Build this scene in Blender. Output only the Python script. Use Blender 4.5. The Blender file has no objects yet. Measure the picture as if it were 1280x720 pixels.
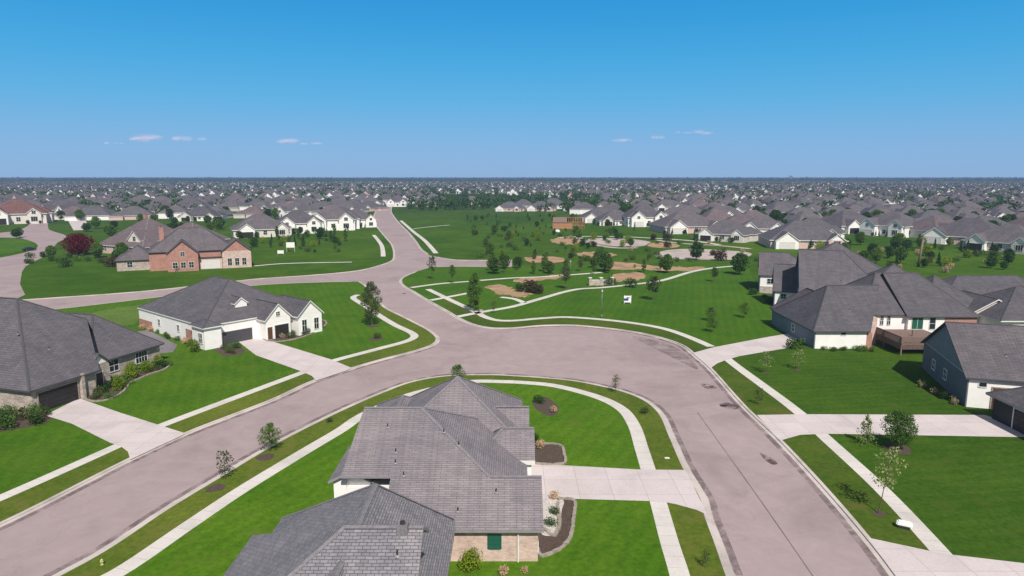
import bpy, bmesh, math, random
from mathutils import Vector, Matrix
from mathutils.geometry import tessellate_polygon
R = math.radians
rng = random.Random(7)
scene = bpy.context.scene
COL = scene.collection

# ---------------------------------------------------------------- layout (metres; camera stands over the origin)
LAY = {
    'kerb_w': [(-43.21, 48.80), (-41.69, 51.74), (-38.28, 64.80), (-36.00, 71.70), (-30.35, 83.47), (-27.53, 91.40), (-23.69, 97.81), (-19.91, 102.97), (-15.65, 108.16), (-13.37, 112.19), (-12.96, 115.91), (-14.58, 121.49), (-21.82, 135.13), (-27.93, 146.31), (-38.52, 176.37), (-41.36, 182.58)],
    'side_s': [(-43.37, 182.87), (-64.96, 177.71), (-84.82, 157.26), (-97.08, 144.47), (-105.86, 138.39), (-112.50, 134.34)],
    'side_n': [(-125.28, 150.11), (-116.75, 153.10), (-110.30, 156.20), (-90.57, 167.48), (-70.97, 187.72), (-59.72, 193.94), (-47.08, 204.08), (-42.36, 217.30), (-40.72, 230.03), (-42.48, 244.32), (-49.77, 282.16), (-59.36, 320.14), (-79.71, 400.64), (-97.18, 480.87), (-113.47, 572.25), (-127.46, 667.06)],
    'stem_e': [(-116.58, 667.06), (-100.79, 572.25), (-86.56, 500.89), (-67.89, 414.49), (-53.83, 353.32), (-42.29, 299.97), (-35.42, 266.32), (-30.87, 249.48)],
    'east_n': [(-28.37, 243.07), (-19.19, 232.30), (-8.18, 231.16), (0.00, 232.30)],
    'east_s': [(0.00, 214.33), (-7.58, 213.74), (-16.46, 214.33), (-25.21, 213.35)],
    'kerb_n': [(-28.73, 202.32), (-30.64, 191.56), (-30.45, 184.75), (-28.47, 176.37), (-24.31, 166.28), (-19.28, 154.12), (-13.47, 140.94), (-10.39, 133.56), (-6.88, 127.60), (-3.75, 125.16), (0.00, 125.16), (5.64, 127.25), (11.47, 127.60), (16.85, 125.50), (21.99, 122.14), (26.11, 117.41), (28.57, 111.91), (29.06, 104.65), (29.25, 97.81), (28.61, 80.72), (28.71, 69.40), (28.33, 58.07), (27.74, 49.45), (27.20, 44.63), (26.22, 38.20)],
    'kerb_s': [(-33.31, 42.64), (-32.32, 44.63), (-31.06, 47.78), (-29.56, 54.45), (-27.72, 60.74), (-25.07, 69.40), (-20.73, 79.55), (-16.90, 86.75), (-14.32, 90.65), (-11.30, 93.12), (-8.01, 94.30), (-2.29, 94.50), (0.00, 94.10), (4.18, 93.12), (8.36, 91.77), (11.96, 89.38), (14.79, 86.75), (16.81, 83.47), (17.82, 78.69), (17.43, 70.76), (16.93, 62.89), (16.87, 56.21), (16.41, 53.34), (15.91, 48.34), (15.51, 44.73), (14.97, 38.57)],
    'walk_w1': [(-46.56, 52.93), (-45.10, 56.36), (-41.18, 69.29)],
    'walk_w2': [(-40.33, 72.91), (-39.89, 74.15), (-30.33, 95.51), (-29.49, 97.38)],
    'walk_w3': [(-28.43, 99.99), (-27.57, 101.80), (-22.33, 108.94), (-17.99, 115.03), (-17.30, 118.02), (-18.14, 120.84), (-22.11, 127.25), (-26.90, 136.34), (-32.70, 148.19), (-37.41, 158.34), (-36.92, 161.65)],
    'walk_s': [(-29.49, 42.64), (-28.17, 44.83), (-26.33, 51.36), (-24.51, 57.75), (-21.41, 66.61), (-19.09, 72.91), (-17.81, 77.30), (-13.90, 84.43), (-10.19, 88.13), (-5.86, 91.02), (-1.11, 91.02), (2.20, 90.47), (5.43, 89.38), (9.16, 86.41), (11.87, 83.16), (13.43, 79.55), (13.89, 74.40), (13.50, 67.45), (13.10, 61.26), (12.68, 55.03), (12.19, 48.92), (11.92, 44.73), (11.28, 38.57)],
    'walk_n1': [(-25.81, 172.45), (-18.91, 179.08), (-10.65, 183.30)],
    'walk_n2': [(-21.20, 169.93), (-13.50, 153.10), (-7.18, 139.65), (-5.33, 135.13), (-2.84, 132.02), (0.00, 131.64), (5.93, 133.95), (10.51, 135.13), (17.80, 132.79), (23.96, 129.04), (28.37, 124.47), (31.20, 118.02), (33.24, 110.81)],
    'walk_n3': [(-18.73, 154.12), (-10.72, 163.93)],
    'walk_n4': [(-11.02, 135.53), (-6.69, 140.08), (0.00, 146.31), (5.91, 155.15), (16.56, 169.93), (22.94, 172.45), (34.00, 179.08), (40.37, 184.02), (53.86, 202.32), (62.21, 210.49), (70.47, 215.31)],
    'walk_n5': [(-8.76, 184.75), (0.00, 189.24), (8.40, 191.56), (26.59, 200.59)],
    'walk_n6': [(-2.64, 158.34), (0.37, 156.20), (2.70, 151.10)],
    'walk_ne': [(-72.35, 445.25), (-50.94, 353.32), (-38.06, 299.97), (-28.22, 252.14)],
    'walk_ne2': [(-54.09, 375.51), (-43.82, 394.05), (-36.88, 404.01)],
    'walk_nw': [(-67.69, 333.57), (-54.08, 282.16), (-45.90, 241.82)],
    'walk_nw2': [(-81.92, 215.31), (-75.30, 221.39), (-53.27, 225.63)],
    'walk_e': [(33.68, 106.12), (33.50, 102.27), (34.44, 78.13), (34.04, 71.47), (33.47, 58.07), (32.34, 47.89), (31.87, 44.63), (30.96, 38.96)],
    'drive_l1': [(-55.59, 77.58), (-55.39, 78.27), (-55.30, 83.79), (-47.04, 78.41), (-40.47, 74.40), (-36.00, 71.70), (-36.13, 70.88), (-38.17, 64.60), (-39.52, 66.61), (-41.25, 68.19), (-42.70, 68.96), (-50.41, 74.66)],
    'drive_l2': [(-48.61, 116.51), (-47.20, 126.19), (-43.32, 116.21), (-28.18, 102.73), (-23.69, 97.81), (-24.28, 96.33), (-27.20, 91.40), (-28.42, 93.70), (-30.75, 96.13), (-40.61, 105.13)],
    'drive_a': [(0.79, 63.83), (1.97, 63.64), (12.37, 62.25), (16.75, 62.16), (16.34, 53.34), (15.63, 54.17), (14.17, 55.17), (13.35, 55.54), (12.00, 55.76), (4.57, 56.21), (0.70, 55.76)],
    'drive_r1': [(29.07, 106.63), (33.48, 110.27), (45.27, 117.72), (50.22, 120.52), (50.40, 117.11), (45.62, 109.74), (41.54, 107.64), (36.01, 104.65), (33.00, 102.27), (31.03, 100.21), (29.31, 97.59)],
    'drive_r2': [(29.08, 77.58), (34.71, 77.85), (56.16, 77.58), (57.19, 74.91), (56.47, 70.53), (34.45, 71.58), (31.57, 71.23), (28.80, 69.63)],
    'drive_r3': [(27.90, 49.63), (31.66, 47.67), (32.77, 47.22), (37.47, 46.05), (43.25, 44.63), (37.92, 38.57), (26.35, 38.57)],
    'bed_rock': [(1.68, 55.91), (4.42, 56.06), (4.20, 54.03), (3.82, 51.36), (3.28, 49.99), (2.40, 50.11), (2.51, 54.03)],
    'bed_mulch_a': [(4.21, 56.06), (5.32, 55.91), (5.10, 52.66), (4.50, 49.51), (3.65, 48.00), (2.15, 47.01), (2.26, 51.36), (3.28, 49.99), (3.82, 51.36)],
    'bed_mulch_b': [(2.01, 67.87), (4.24, 68.74), (5.20, 67.87), (5.32, 66.20), (5.05, 63.64), (1.98, 63.83)],
    'bed_island': [(2.75, 83.47), (4.12, 84.43), (5.40, 81.92), (5.59, 78.69), (4.55, 77.30), (3.10, 79.26)],
    'bed_l1': [(-55.19, 84.43), (-52.60, 82.54), (-51.35, 83.16), (-51.01, 85.41), (-51.69, 88.13), (-52.34, 90.28), (-51.94, 94.10), (-51.07, 97.38), (-51.46, 99.11), (-53.45, 100.44), (-55.49, 93.31), (-56.51, 90.28)],
    'bed_l1b': [(-58.75, 71.23), (-56.82, 72.18), (-55.02, 73.40), (-53.49, 75.43), (-55.12, 77.58), (-56.83, 77.30), (-62.28, 79.55), (-63.67, 77.58)],
    'bed_l2': [(-43.21, 115.91), (-40.52, 114.16), (-37.54, 116.51), (-35.74, 124.13), (-36.06, 129.78), (-38.46, 132.79), (-41.38, 125.50), (-43.75, 121.49)],
    'bed_l2b': [(-47.56, 107.13), (-44.86, 104.65), (-43.29, 106.12), (-43.76, 108.68), (-46.90, 111.91), (-48.93, 109.74)],
    'sand_strip': [(30.63, 225.63), (39.58, 223.49), (45.79, 215.31), (52.95, 213.35), (61.02, 213.35), (55.04, 204.08), (43.83, 205.87), (36.84, 207.69), (28.98, 207.69)],
    'sand_strip_b': [(30.60, 198.89), (37.98, 200.59), (36.04, 187.72), (28.69, 183.30)],
    'sand_strip_c': [(-7.27, 175.04), (-3.80, 177.71), (-0.41, 172.45), (3.98, 167.48), (4.17, 159.42), (1.50, 157.26), (-2.52, 162.78)],
    'sand_d': [(4.19, 236.97), (11.52, 244.32), (18.17, 236.97), (15.98, 225.63), (7.92, 223.49)],
    'sand_e': [(24.36, 252.14), (31.86, 257.63), (38.02, 252.14), (33.87, 239.37), (26.55, 236.97)],
    'sand_f': [(18.07, 307.73), (24.42, 320.14), (29.63, 307.73), (25.18, 285.56), (19.70, 289.03)],
    'sand_g': [(1.11, 186.97), (7.23, 190.78), (15.11, 196.39), (14.98, 191.56), (7.67, 184.75), (2.15, 181.16)],
    'patio_l1': [(-69.21, 120.84), (-67.40, 123.46), (-56.33, 111.91), (-54.79, 107.13), (-56.86, 106.12), (-61.60, 109.21)],
    'light_lawn': [(-87.59, 134.34), (-86.89, 142.68), (-82.17, 149.14), (-75.43, 135.93), (-72.18, 127.60), (-76.05, 126.89), (-81.05, 127.60)],
    'road_fw': [(-183.01, 221.39), (-180.64, 239.37), (-183.11, 254.86), (-192.25, 275.61), (-211.43, 299.97), (-235.20, 320.14), (-263.00, 320.14), (-289.88, 353.32), (-261.22, 348.17), (-272.50, 381.50), (-305.64, 437.14), (-309.12, 453.65), (-250.75, 369.71), (-211.32, 324.50), (-197.70, 296.23), (-170.49, 249.48), (-154.68, 215.31), (-130.68, 179.08), (-115.33, 156.20), (-125.28, 150.11)],
    'road_fw2': [(-312.88, 480.87), (-300.52, 480.87), (-228.23, 369.71), (-233.76, 364.08)],
    'isle': [(-231.27, 307.73), (-233.28, 318.00), (-215.16, 303.80), (-194.00, 277.22), (-187.07, 260.47), (-186.20, 246.88)],
    'pale_mid': [(51.79, 246.88), (59.52, 263.36), (69.73, 269.35), (81.05, 264.83), (89.32, 256.24), (84.10, 241.82), (76.29, 233.45), (63.34, 233.45), (53.10, 236.97)],
    'loop_a': [(21.79, 320.14), (34.50, 326.72), (53.31, 324.50), (70.00, 313.81), (81.55, 301.87), (86.95, 285.56)],
    'loop_b': [(31.56, 320.14), (32.42, 299.97), (36.94, 280.50), (43.27, 272.44), (50.29, 274.02)],
    'loop_c': [(65.77, 307.73), (69.61, 296.23), (75.42, 289.03), (86.26, 282.16), (94.45, 269.35)],
    'loop_patch': [(34.77, 311.76), (42.92, 318.00), (54.90, 311.76), (60.61, 299.97), (55.07, 282.16), (48.91, 277.22), (41.23, 280.50), (36.10, 292.59)],
    'loop_patch_b': [(59.14, 292.59), (67.46, 294.40), (69.67, 282.16), (63.46, 272.44), (56.73, 275.61)],
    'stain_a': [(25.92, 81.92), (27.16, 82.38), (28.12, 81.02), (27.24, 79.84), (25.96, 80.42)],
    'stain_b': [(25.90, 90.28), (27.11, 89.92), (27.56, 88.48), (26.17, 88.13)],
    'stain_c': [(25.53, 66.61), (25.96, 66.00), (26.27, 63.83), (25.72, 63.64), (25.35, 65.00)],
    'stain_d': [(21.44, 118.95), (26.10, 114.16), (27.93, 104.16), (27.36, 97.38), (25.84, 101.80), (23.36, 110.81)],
    'joint_a': [(22.35, 78.69), (22.18, 71.23), (21.94, 61.98), (21.79, 56.21), (21.46, 46.68), (21.14, 38.96)],
}


# ---------------------------------------------------------------- materials
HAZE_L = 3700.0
def new_mat(name):
    m = bpy.data.materials.new(name); m.use_nodes = True
    nt = m.node_tree; nt.nodes.clear()
    return m, nt
def N(nt, t, **kw):
    n = nt.nodes.new(t)
    for k, v in kw.items():
        if k.startswith('i_'):
            key = k[2:]
            key = int(key) if key.isdigit() else key.replace('_', ' ')
            n.inputs[key].default_value = v
        else: setattr(n, k, v)
    return n
def link(nt, a, b): nt.links.new(a, b)
def finish(m, nt, shader_out, haze=True):
    out = N(nt, 'ShaderNodeOutputMaterial')
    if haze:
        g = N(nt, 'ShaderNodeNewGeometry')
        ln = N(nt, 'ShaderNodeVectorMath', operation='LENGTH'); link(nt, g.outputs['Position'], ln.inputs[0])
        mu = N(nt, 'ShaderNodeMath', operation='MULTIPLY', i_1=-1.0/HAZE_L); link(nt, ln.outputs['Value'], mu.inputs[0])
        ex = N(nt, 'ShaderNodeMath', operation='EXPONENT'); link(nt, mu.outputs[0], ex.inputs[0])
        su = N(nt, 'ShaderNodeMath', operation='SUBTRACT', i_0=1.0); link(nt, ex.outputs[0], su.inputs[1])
        em = N(nt, 'ShaderNodeEmission', i_Color=(0.135, 0.195, 0.32, 1), i_Strength=1.0)  # haze painted in: surfaces glow bluish, more with distance from the origin
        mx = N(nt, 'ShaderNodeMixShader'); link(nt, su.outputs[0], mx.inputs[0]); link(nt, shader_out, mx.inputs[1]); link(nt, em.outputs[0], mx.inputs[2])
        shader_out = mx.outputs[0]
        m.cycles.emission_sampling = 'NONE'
    link(nt, shader_out, out.inputs['Surface'])
    return m
def rgba(c): return (c[0], c[1], c[2], 1.0)
def ramp(nt, fac, stops):
    r = N(nt, 'ShaderNodeValToRGB'); el = r.color_ramp.elements
    while len(el) < len(stops): el.new(0.5)
    for e, (p, c) in zip(el, stops): e.position = p; e.color = rgba(c) if len(c) == 3 else c
    link(nt, fac, r.inputs[0]); return r.outputs[0]
def noise(nt, vec, scale, detail=4, rough=.55, dist=0):
    n = N(nt, 'ShaderNodeTexNoise', i_Scale=scale, i_Detail=detail, i_Roughness=rough, i_Distortion=dist)
    link(nt, vec, n.inputs['Vector']); return n.outputs['Fac']
def mixc(nt, fac, a, b, mode='MIX'):
    n = N(nt, 'ShaderNodeMix', data_type='RGBA', blend_type=mode)
    if isinstance(fac, (int, float)): n.inputs[0].default_value = fac
    else: link(nt, fac, n.inputs[0])
    for i, v in ((6, a), (7, b)):
        if isinstance(v, tuple): n.inputs[i].default_value = rgba(v)
        else: link(nt, v, n.inputs[i])
    return n.outputs[2]
def world_pos(nt): return N(nt, 'ShaderNodeNewGeometry').outputs['Position']
def scl(c, k): return tuple(min(1, x*k) for x in c)
def plain(name, c, rough=.7, var=.18, scale=3.0, metal=0.0, haze=True, spec=.3, obj_random=0.0):
    """one base colour broken up by soft noise, optionally shifted from object to object"""
    m, nt = new_mat(name)
    p = N(nt, 'ShaderNodeBsdfPrincipled', i_Roughness=rough, i_Metallic=metal); p.inputs['Specular IOR Level'].default_value = spec
    f = noise(nt, world_pos(nt), scale, 5, .6)
    col = ramp(nt, f, [(.25, scl(c, 1-var)), (.75, scl(c, 1+var))])
    if obj_random:
        oi = N(nt, 'ShaderNodeObjectInfo')
        k = ramp(nt, oi.outputs['Random'], [(0, (1-obj_random,)*3), (1, (1+obj_random*.6,)*3)])
        col = mixc(nt, 1.0, col, k, 'MULTIPLY')
    link(nt, col, p.inputs['Base Color'])
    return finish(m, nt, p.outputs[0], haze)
def grass(name, c1, c2, stripe=0.0, ang=0.0, blotch=None, sc=1.0):
    m, nt = new_mat(name)
    pos = world_pos(nt)
    p = N(nt, 'ShaderNodeBsdfPrincipled', i_Roughness=.9); p.inputs['Specular IOR Level'].default_value = .08
    f1 = noise(nt, pos, .16*sc, 6, .62, .4); f2 = noise(nt, pos, 2.2, 5, .7); f3 = noise(nt, pos, 22.0, 3, .7)
    col = ramp(nt, f1, [(.3, c1), (.7, c2)])
    col = mixc(nt, .55, col, ramp(nt, f2, [(.3, (.45, .5, .5)), (.7, (1.5, 1.42, 1.3))]), 'MULTIPLY')
    col = mixc(nt, .5, col, ramp(nt, noise(nt, pos, .045, 3, .6), [(.35, (.72, .8, .8)), (.65, (1.3, 1.16, 1.1))]), 'MULTIPLY')
    col = mixc(nt, .5, col, ramp(nt, f3, [(.25, (.45,)*3), (.75, (1.5,)*3)]), 'MULTIPLY')
    if stripe:
        mp = N(nt, 'ShaderNodeMapping'); mp.inputs['Rotation'].default_value = (0, 0, ang); link(nt, pos, mp.inputs['Vector'])
        w = N(nt, 'ShaderNodeTexWave', i_Scale=.19, i_Distortion=1.2, i_Detail=2.0); w.inputs['Detail Scale'].default_value = .6
        link(nt, mp.outputs[0], w.inputs['Vector'])
        col = mixc(nt, stripe, col, ramp(nt, w.outputs['Fac'], [(.2, (.72, .78, .7)), (.8, (1.2, 1.12, 1.1))]), 'MULTIPLY')
    if blotch:
        f4 = noise(nt, pos, .35, 4, .6, .8)
        col = mixc(nt, ramp(nt, f4, [(.52, (0,)*3), (.72, (.75,)*3)]), col, blotch)
    link(nt, col, p.inputs['Base Color'])
    b = N(nt, 'ShaderNodeBump', i_Strength=.5, i_Distance=.05); link(nt, f3, b.inputs['Height']); link(nt, b.outputs[0], p.inputs['Normal'])
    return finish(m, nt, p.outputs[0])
def concrete(name, c, joints=0.0, stain=.3):
    m, nt = new_mat(name); pos = world_pos(nt)
    p = N(nt, 'ShaderNodeBsdfPrincipled', i_Roughness=.85); p.inputs['Specular IOR Level'].default_value = .2
    f1 = noise(nt, pos, .22, 6, .6, .6); f2 = noise(nt, pos, 5.0, 5, .7); f3 = noise(nt, pos, 60.0, 2, .6)
    col = ramp(nt, f1, [(.3, scl(c, 1-stain)), (.55, c), (.8, scl(c, 1+stain*.4))])
    col = mixc(nt, .5, col, ramp(nt, f2, [(.3, (.82,)*3), (.7, (1.12,)*3)]), 'MULTIPLY')
    col = mixc(nt, .35, col, ramp(nt, f3, [(.3, (.75,)*3), (.7, (1.2,)*3)]), 'MULTIPLY')
    if joints:
        uv = N(nt, 'ShaderNodeUVMap')
        b = N(nt, 'ShaderNodeTexBrick', offset=0.0, i_Scale=1.0); b.inputs['Mortar Size'].default_value = .018; b.inputs['Mortar Smooth'].default_value = .2
        b.inputs['Brick Width'].default_value = joints; b.inputs['Row Height'].default_value = joints
        b.inputs['Color1'].default_value = (1, 1, 1, 1); b.inputs['Color2'].default_value = (.93, .93, .93, 1); b.inputs['Mortar'].default_value = (.55, .53, .52, 1)
        link(nt, uv.outputs[0], b.inputs['Vector'])
        col = mixc(nt, 1.0, col, b.outputs['Color'], 'MULTIPLY')
    link(nt, col, p.inputs['Base Color'])
    return finish(m, nt, p.outputs[0])
def road_mat(name, c):
    m, nt = new_mat(name); pos = world_pos(nt)
    p = N(nt, 'ShaderNodeBsdfPrincipled', i_Roughness=.88); p.inputs['Specular IOR Level'].default_value = .15
    f1 = noise(nt, pos, .07, 6, .65, 1.2); f2 = noise(nt, pos, .5, 6, .7, .5); f3 = noise(nt, pos, 30.0, 3, .7)
    col = ramp(nt, f1, [(.28, scl(c, .82)), (.5, c), (.75, scl(c, 1.1))])
    col = mixc(nt, .6, col, ramp(nt, f2, [(.3, (.84,)*3), (.72, (1.1,)*3)]), 'MULTIPLY')
    col = mixc(nt, .4, col, ramp(nt, f3, [(.25, (.72,)*3), (.75, (1.25,)*3)]), 'MULTIPLY')
    # sealed cracks wandering across the slabs
    d = N(nt, 'ShaderNodeTexNoise', i_Scale=.25, i_Detail=3.0); link(nt, pos, d.inputs['Vector'])
    ad = N(nt, 'ShaderNodeVectorMath', operation='SCALE'); ad.inputs['Scale'].default_value = 5.0; link(nt, d.outputs['Color'], ad.inputs[0])
    sm = N(nt, 'ShaderNodeVectorMath', operation='ADD'); link(nt, pos, sm.inputs[0]); link(nt, ad.outputs[0], sm.inputs[1])
    v = N(nt, 'ShaderNodeTexVoronoi', feature='DISTANCE_TO_EDGE', i_Scale=.085); link(nt, sm.outputs[0], v.inputs['Vector'])
    col = mixc(nt, ramp(nt, v.outputs['Distance'], [(.0, (.18,)*3), (.007, (0,)*3)]), col, scl(c, .55))
    link(nt, col, p.inputs['Base Color'])
    b = N(nt, 'ShaderNodeBump', i_Strength=.25, i_Distance=.02); link(nt, f3, b.inputs['Height']); link(nt, b.outputs[0], p.inputs['Normal'])
    return finish(m, nt, p.outputs[0])
def shingle(name, c, row=.3, width=.9, contrast=.5, bump=.6, vary=.12):
    """asphalt shingles in courses, laid in metres up each slope"""
    m, nt = new_mat(name)
    uv = N(nt, 'ShaderNodeUVMap')
    p = N(nt, 'ShaderNodeBsdfPrincipled', i_Roughness=.85); p.inputs['Specular IOR Level'].default_value = .25
    wv = N(nt, 'ShaderNodeTexNoise', i_Scale=1.3, i_Detail=3.0); link(nt, uv.outputs[0], wv.inputs['Vector'])
    wsc = N(nt, 'ShaderNodeVectorMath', operation='SCALE'); wsc.inputs['Scale'].default_value = row*.35; link(nt, wv.outputs['Color'], wsc.inputs[0])
    wad = N(nt, 'ShaderNodeVectorMath', operation='ADD'); link(nt, uv.outputs[0], wad.inputs[0]); link(nt, wsc.outputs[0], wad.inputs[1])
    b = N(nt, 'ShaderNodeTexBrick', i_Scale=1.0); b.inputs['Mortar Size'].default_value = row*.09; b.inputs['Mortar Smooth'].default_value = .5
    b.inputs['Brick Width'].default_value = width; b.inputs['Row Height'].default_value = row
    b.inputs['Color1'].default_value = rgba(scl(c, 1+vary)); b.inputs['Color2'].default_value = rgba(scl(c, 1-vary)); b.inputs['Mortar'].default_value = rgba(scl(c, 1-contrast))
    link(nt, wad.outputs[0], b.inputs['Vector'])
    f1 = noise(nt, world_pos(nt), .25, 5, .65, .5); f2 = noise(nt, uv.outputs[0], 14.0, 3, .7)
    sm_ = N(nt, 'ShaderNodeMapping'); sm_.inputs['Scale'].default_value = (1.6, .12, 1); link(nt, uv.outputs[0], sm_.inputs['Vector'])
    streak = ramp(nt, noise(nt, sm_.outputs[0], 1.0, 5, .65), [(.35, (.86, .86, .88)), (.65, (1.1, 1.09, 1.07))])
    col = mixc(nt, .7, b.outputs['Color'], ramp(nt, f1, [(.3, (.74, .76, .8)), (.7, (1.2, 1.15, 1.14))]), 'MULTIPLY')
    col = mixc(nt, .5, col, ramp(nt, f2, [(.3, (.75,)*3), (.7, (1.25,)*3)]), 'MULTIPLY')
    col = mixc(nt, .8, col, streak, 'MULTIPLY')
    oi = N(nt, 'ShaderNodeObjectInfo')
    col = mixc(nt, 1.0, col, ramp(nt, oi.outputs['Random'], [(0, (.86, .84, .86)), (.5, (1, 1, 1)), (1, (1.12, 1.06, 1.02))]), 'MULTIPLY')
    link(nt, col, p.inputs['Base Color'])
    bm_ = N(nt, 'ShaderNodeBump', i_Strength=bump, i_Distance=.03); link(nt, b.outputs['Fac'], bm_.inputs['Height']); bm_.invert = True
    link(nt, bm_.outputs[0], p.inputs['Normal'])
    return finish(m, nt, p.outputs[0])
def masonry(name, c1, c2, mortar, bw, bh):
    m, nt = new_mat(name)
    uv = N(nt, 'ShaderNodeUVMap')
    p = N(nt, 'ShaderNodeBsdfPrincipled', i_Roughness=.88); p.inputs['Specular IOR Level'].default_value = .2
    b = N(nt, 'ShaderNodeTexBrick', i_Scale=1.0); b.inputs['Mortar Size'].default_value = bh*.09
    b.inputs['Brick Width'].default_value = bw; b.inputs['Row Height'].default_value = bh
    b.inputs['Color1'].default_value = rgba(c1); b.inputs['Color2'].default_value = rgba(c2); b.inputs['Mortar'].default_value = rgba(mortar)
    link(nt, uv.outputs[0], b.inputs['Vector'])
    f = noise(nt, world_pos(nt), 1.2, 5, .65)
    col = mixc(nt, .7, b.outputs['Color'], ramp(nt, f, [(.3, (.72,)*3), (.7, (1.25,)*3)]), 'MULTIPLY')
    link(nt, col, p.inputs['Base Color'])
    return finish(m, nt, p.outputs[0])
def leaf(name, c, var=.5):
    m, nt = new_mat(name)
    p = N(nt, 'ShaderNodeBsdfPrincipled', i_Roughness=.6); p.inputs['Specular IOR Level'].default_value = .2
    f = noise(nt, world_pos(nt), 1.7, 4, .7)
    col = ramp(nt, f, [(.3, scl(c, 1-var)), (.7, scl(c, 1+var))])
    oi = N(nt, 'ShaderNodeObjectInfo')
    col = mixc(nt, 1.0, col, ramp(nt, oi.outputs['Random'], [(0, (.7, .75, .7)), (1, (1.25, 1.15, 1.0))]), 'MULTIPLY')
    link(nt, col, p.inputs['Base Color'])
    tr = N(nt, 'ShaderNodeBsdfTranslucent'); link(nt, col, tr.inputs[0])
    mx = N(nt, 'ShaderNodeMixShader', i_Fac=.25); link(nt, p.outputs[0], mx.inputs[1]); link(nt, tr.outputs[0], mx.inputs[2])
    return finish(m, nt, mx.outputs[0])
def glass_mat(name, c=(.02, .03, .035)):
    m, nt = new_mat(name)
    p = N(nt, 'ShaderNodeBsdfPrincipled', i_Roughness=.08); p.inputs['Base Color'].default_value = rgba(c); p.inputs['Specular IOR Level'].default_value = .6
    return finish(m, nt, p.outputs[0])

M = {}
M['lawn_bright'] = grass('lawn_bright', (.056, .140, .006), (.088, .178, .011), .26, R(28), (.10, .15, .018))
M['lawn_mid'] = grass('lawn_mid', (.046, .122, .006), (.076, .156, .010), .22, R(-20), (.085, .13, .016))
M['lawn_dark'] = grass('lawn_dark', (.032, .085, .006), (.054, .112, .010), .24, R(83), (.065, .10, .014))
M['verge'] = grass('verge', (.075, .120, .012), (.115, .150, .022), 0, 0, (.15, .135, .035))
M['verge_dark'] = grass('verge_dark', (.045, .088, .010), (.072, .115, .014), 0, 0, (.11, .105, .026))
M['park'] = grass('park', (.040, .112, .006), (.066, .144, .010), .22, R(15), (.078, .115, .014), .6)
M['pale_lawn'] = grass('pale_lawn', (.085, .15, .028), (.12, .18, .04))
M['ground'] = None
M['road'] = road_mat('road_concrete', (.362, .280, .283))
M['kerb'] = concrete('kerb_concrete', (.56, .49, .46), 0, .35)
M['seam'] = concrete('road_seam', (.20, .155, .165), 0, .5)
M['walk'] = concrete('walk_concrete', (.66, .61, .57), 1.5, .16)
M['drive'] = concrete('drive_concrete', (.62, .54, .535), 3.0, .14)
M['patio'] = concrete('patio_concrete', (.20, .18, .19), 0, .2)
M['sand'] = concrete('bare_earth', (.42, .27, .16), 0, .45)
M['pale'] = concrete('pale_earth', (.50, .41, .38), 0, .35)
M['mulch'] = plain('mulch', (.085, .060, .048), .95, .5, 6.0)
def patchy_mat(name, c, k, sc):
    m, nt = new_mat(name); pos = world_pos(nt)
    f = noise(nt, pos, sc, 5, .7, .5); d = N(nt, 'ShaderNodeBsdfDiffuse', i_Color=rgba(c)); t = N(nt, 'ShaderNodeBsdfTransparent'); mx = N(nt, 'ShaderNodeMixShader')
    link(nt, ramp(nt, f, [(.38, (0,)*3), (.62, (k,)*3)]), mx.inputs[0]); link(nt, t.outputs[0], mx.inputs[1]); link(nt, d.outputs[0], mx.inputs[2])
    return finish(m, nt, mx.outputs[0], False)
M['stain'] = patchy_mat('gutter_dirt', (.16, .12, .125), .55, .45); M['stain_soft'] = patchy_mat('road_damp_stain', (.15, .11, .12), .42, .3); M['stain_dark'] = patchy_mat('road_oil_stain', (.10, .07, .08), .85, 1.1)
M['dark_siding'] = plain('dark_siding', (.125, .135, .155), .7, .12, 1.0)  # darker side wall, its shade painted into the colour
M['gravel'] = plain('river_rock', (.52, .47, .44), .85, .5, 7.0)
M['stone_edge'] = plain('edging_stone', (.30, .26, .22), .9, .35, 3.0)
M['roof_a'] = shingle('shingle_weathered', (.208, .194, .215), .20, .9, .46, .8, .09)
M['roof_b'] = shingle('shingle_grey', (.240, .228, .248), .19, .42, .55, 1.0, .16)
M['far_leaf'] = leaf('leaf_far', (.036, .088, .020))
M['roof_dark'] = shingle('shingle_charcoal', (.112, .106, .120), .3, .9, .42, .6)
M['roof_mid'] = shingle('shingle_slate', (.122, .113, .128), .3, .9, .40, .6)
M['roof_brown'] = shingle('shingle_brown', (.140, .114, .124), .3, .9, .38, .5)
M['roof_red'] = shingle('shingle_red', (.190, .100, .090), .3, .9, .35, .5)
M['cap'] = plain('ridge_shingle', (.185, .172, .188), .85, .3, 5.0)
M['cap_dark'] = plain('ridge_shingle_dark', (.075, .072, .082), .85, .3, 5.0)
M['white'] = plain('white_render', (.84, .815, .79), .7, .06, 1.0)
M['cream'] = plain('cream_stucco', (.66, .60, .55), .8, .10, 1.0, obj_random=.15)
M['pinkwall'] = plain('pink_stucco', (.60, .44, .40), .8, .10, 1.0)
M['bluegrey'] = plain('blue_grey_siding', (.17, .19, .22), .7, .12, 1.0)  # shaded side of white walls, the shade put into the colour
M['trim'] = plain('white_trim', (.72, .70, .68), .6, .05, 2.0)
M['darktrim'] = plain('dark_fascia', (.07, .068, .075), .6, .1, 2.0)
M['greytrim'] = plain('grey_gutter', (.26, .25, .26), .5, .1, 2.0)
M['brick'] = masonry('red_brick', (.44, .20, .16), (.34, .15, .118), (.42, .34, .30), .22, .075)
M['brick_pink'] = masonry('blush_brick', (.62, .45, .39), (.48, .32, .27), (.62, .55, .50), .26, .09)
M['stone'] = masonry('buff_stone', (.50, .42, .36), (.30, .24, .21), (.45, .41, .37), .55, .26)
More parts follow.
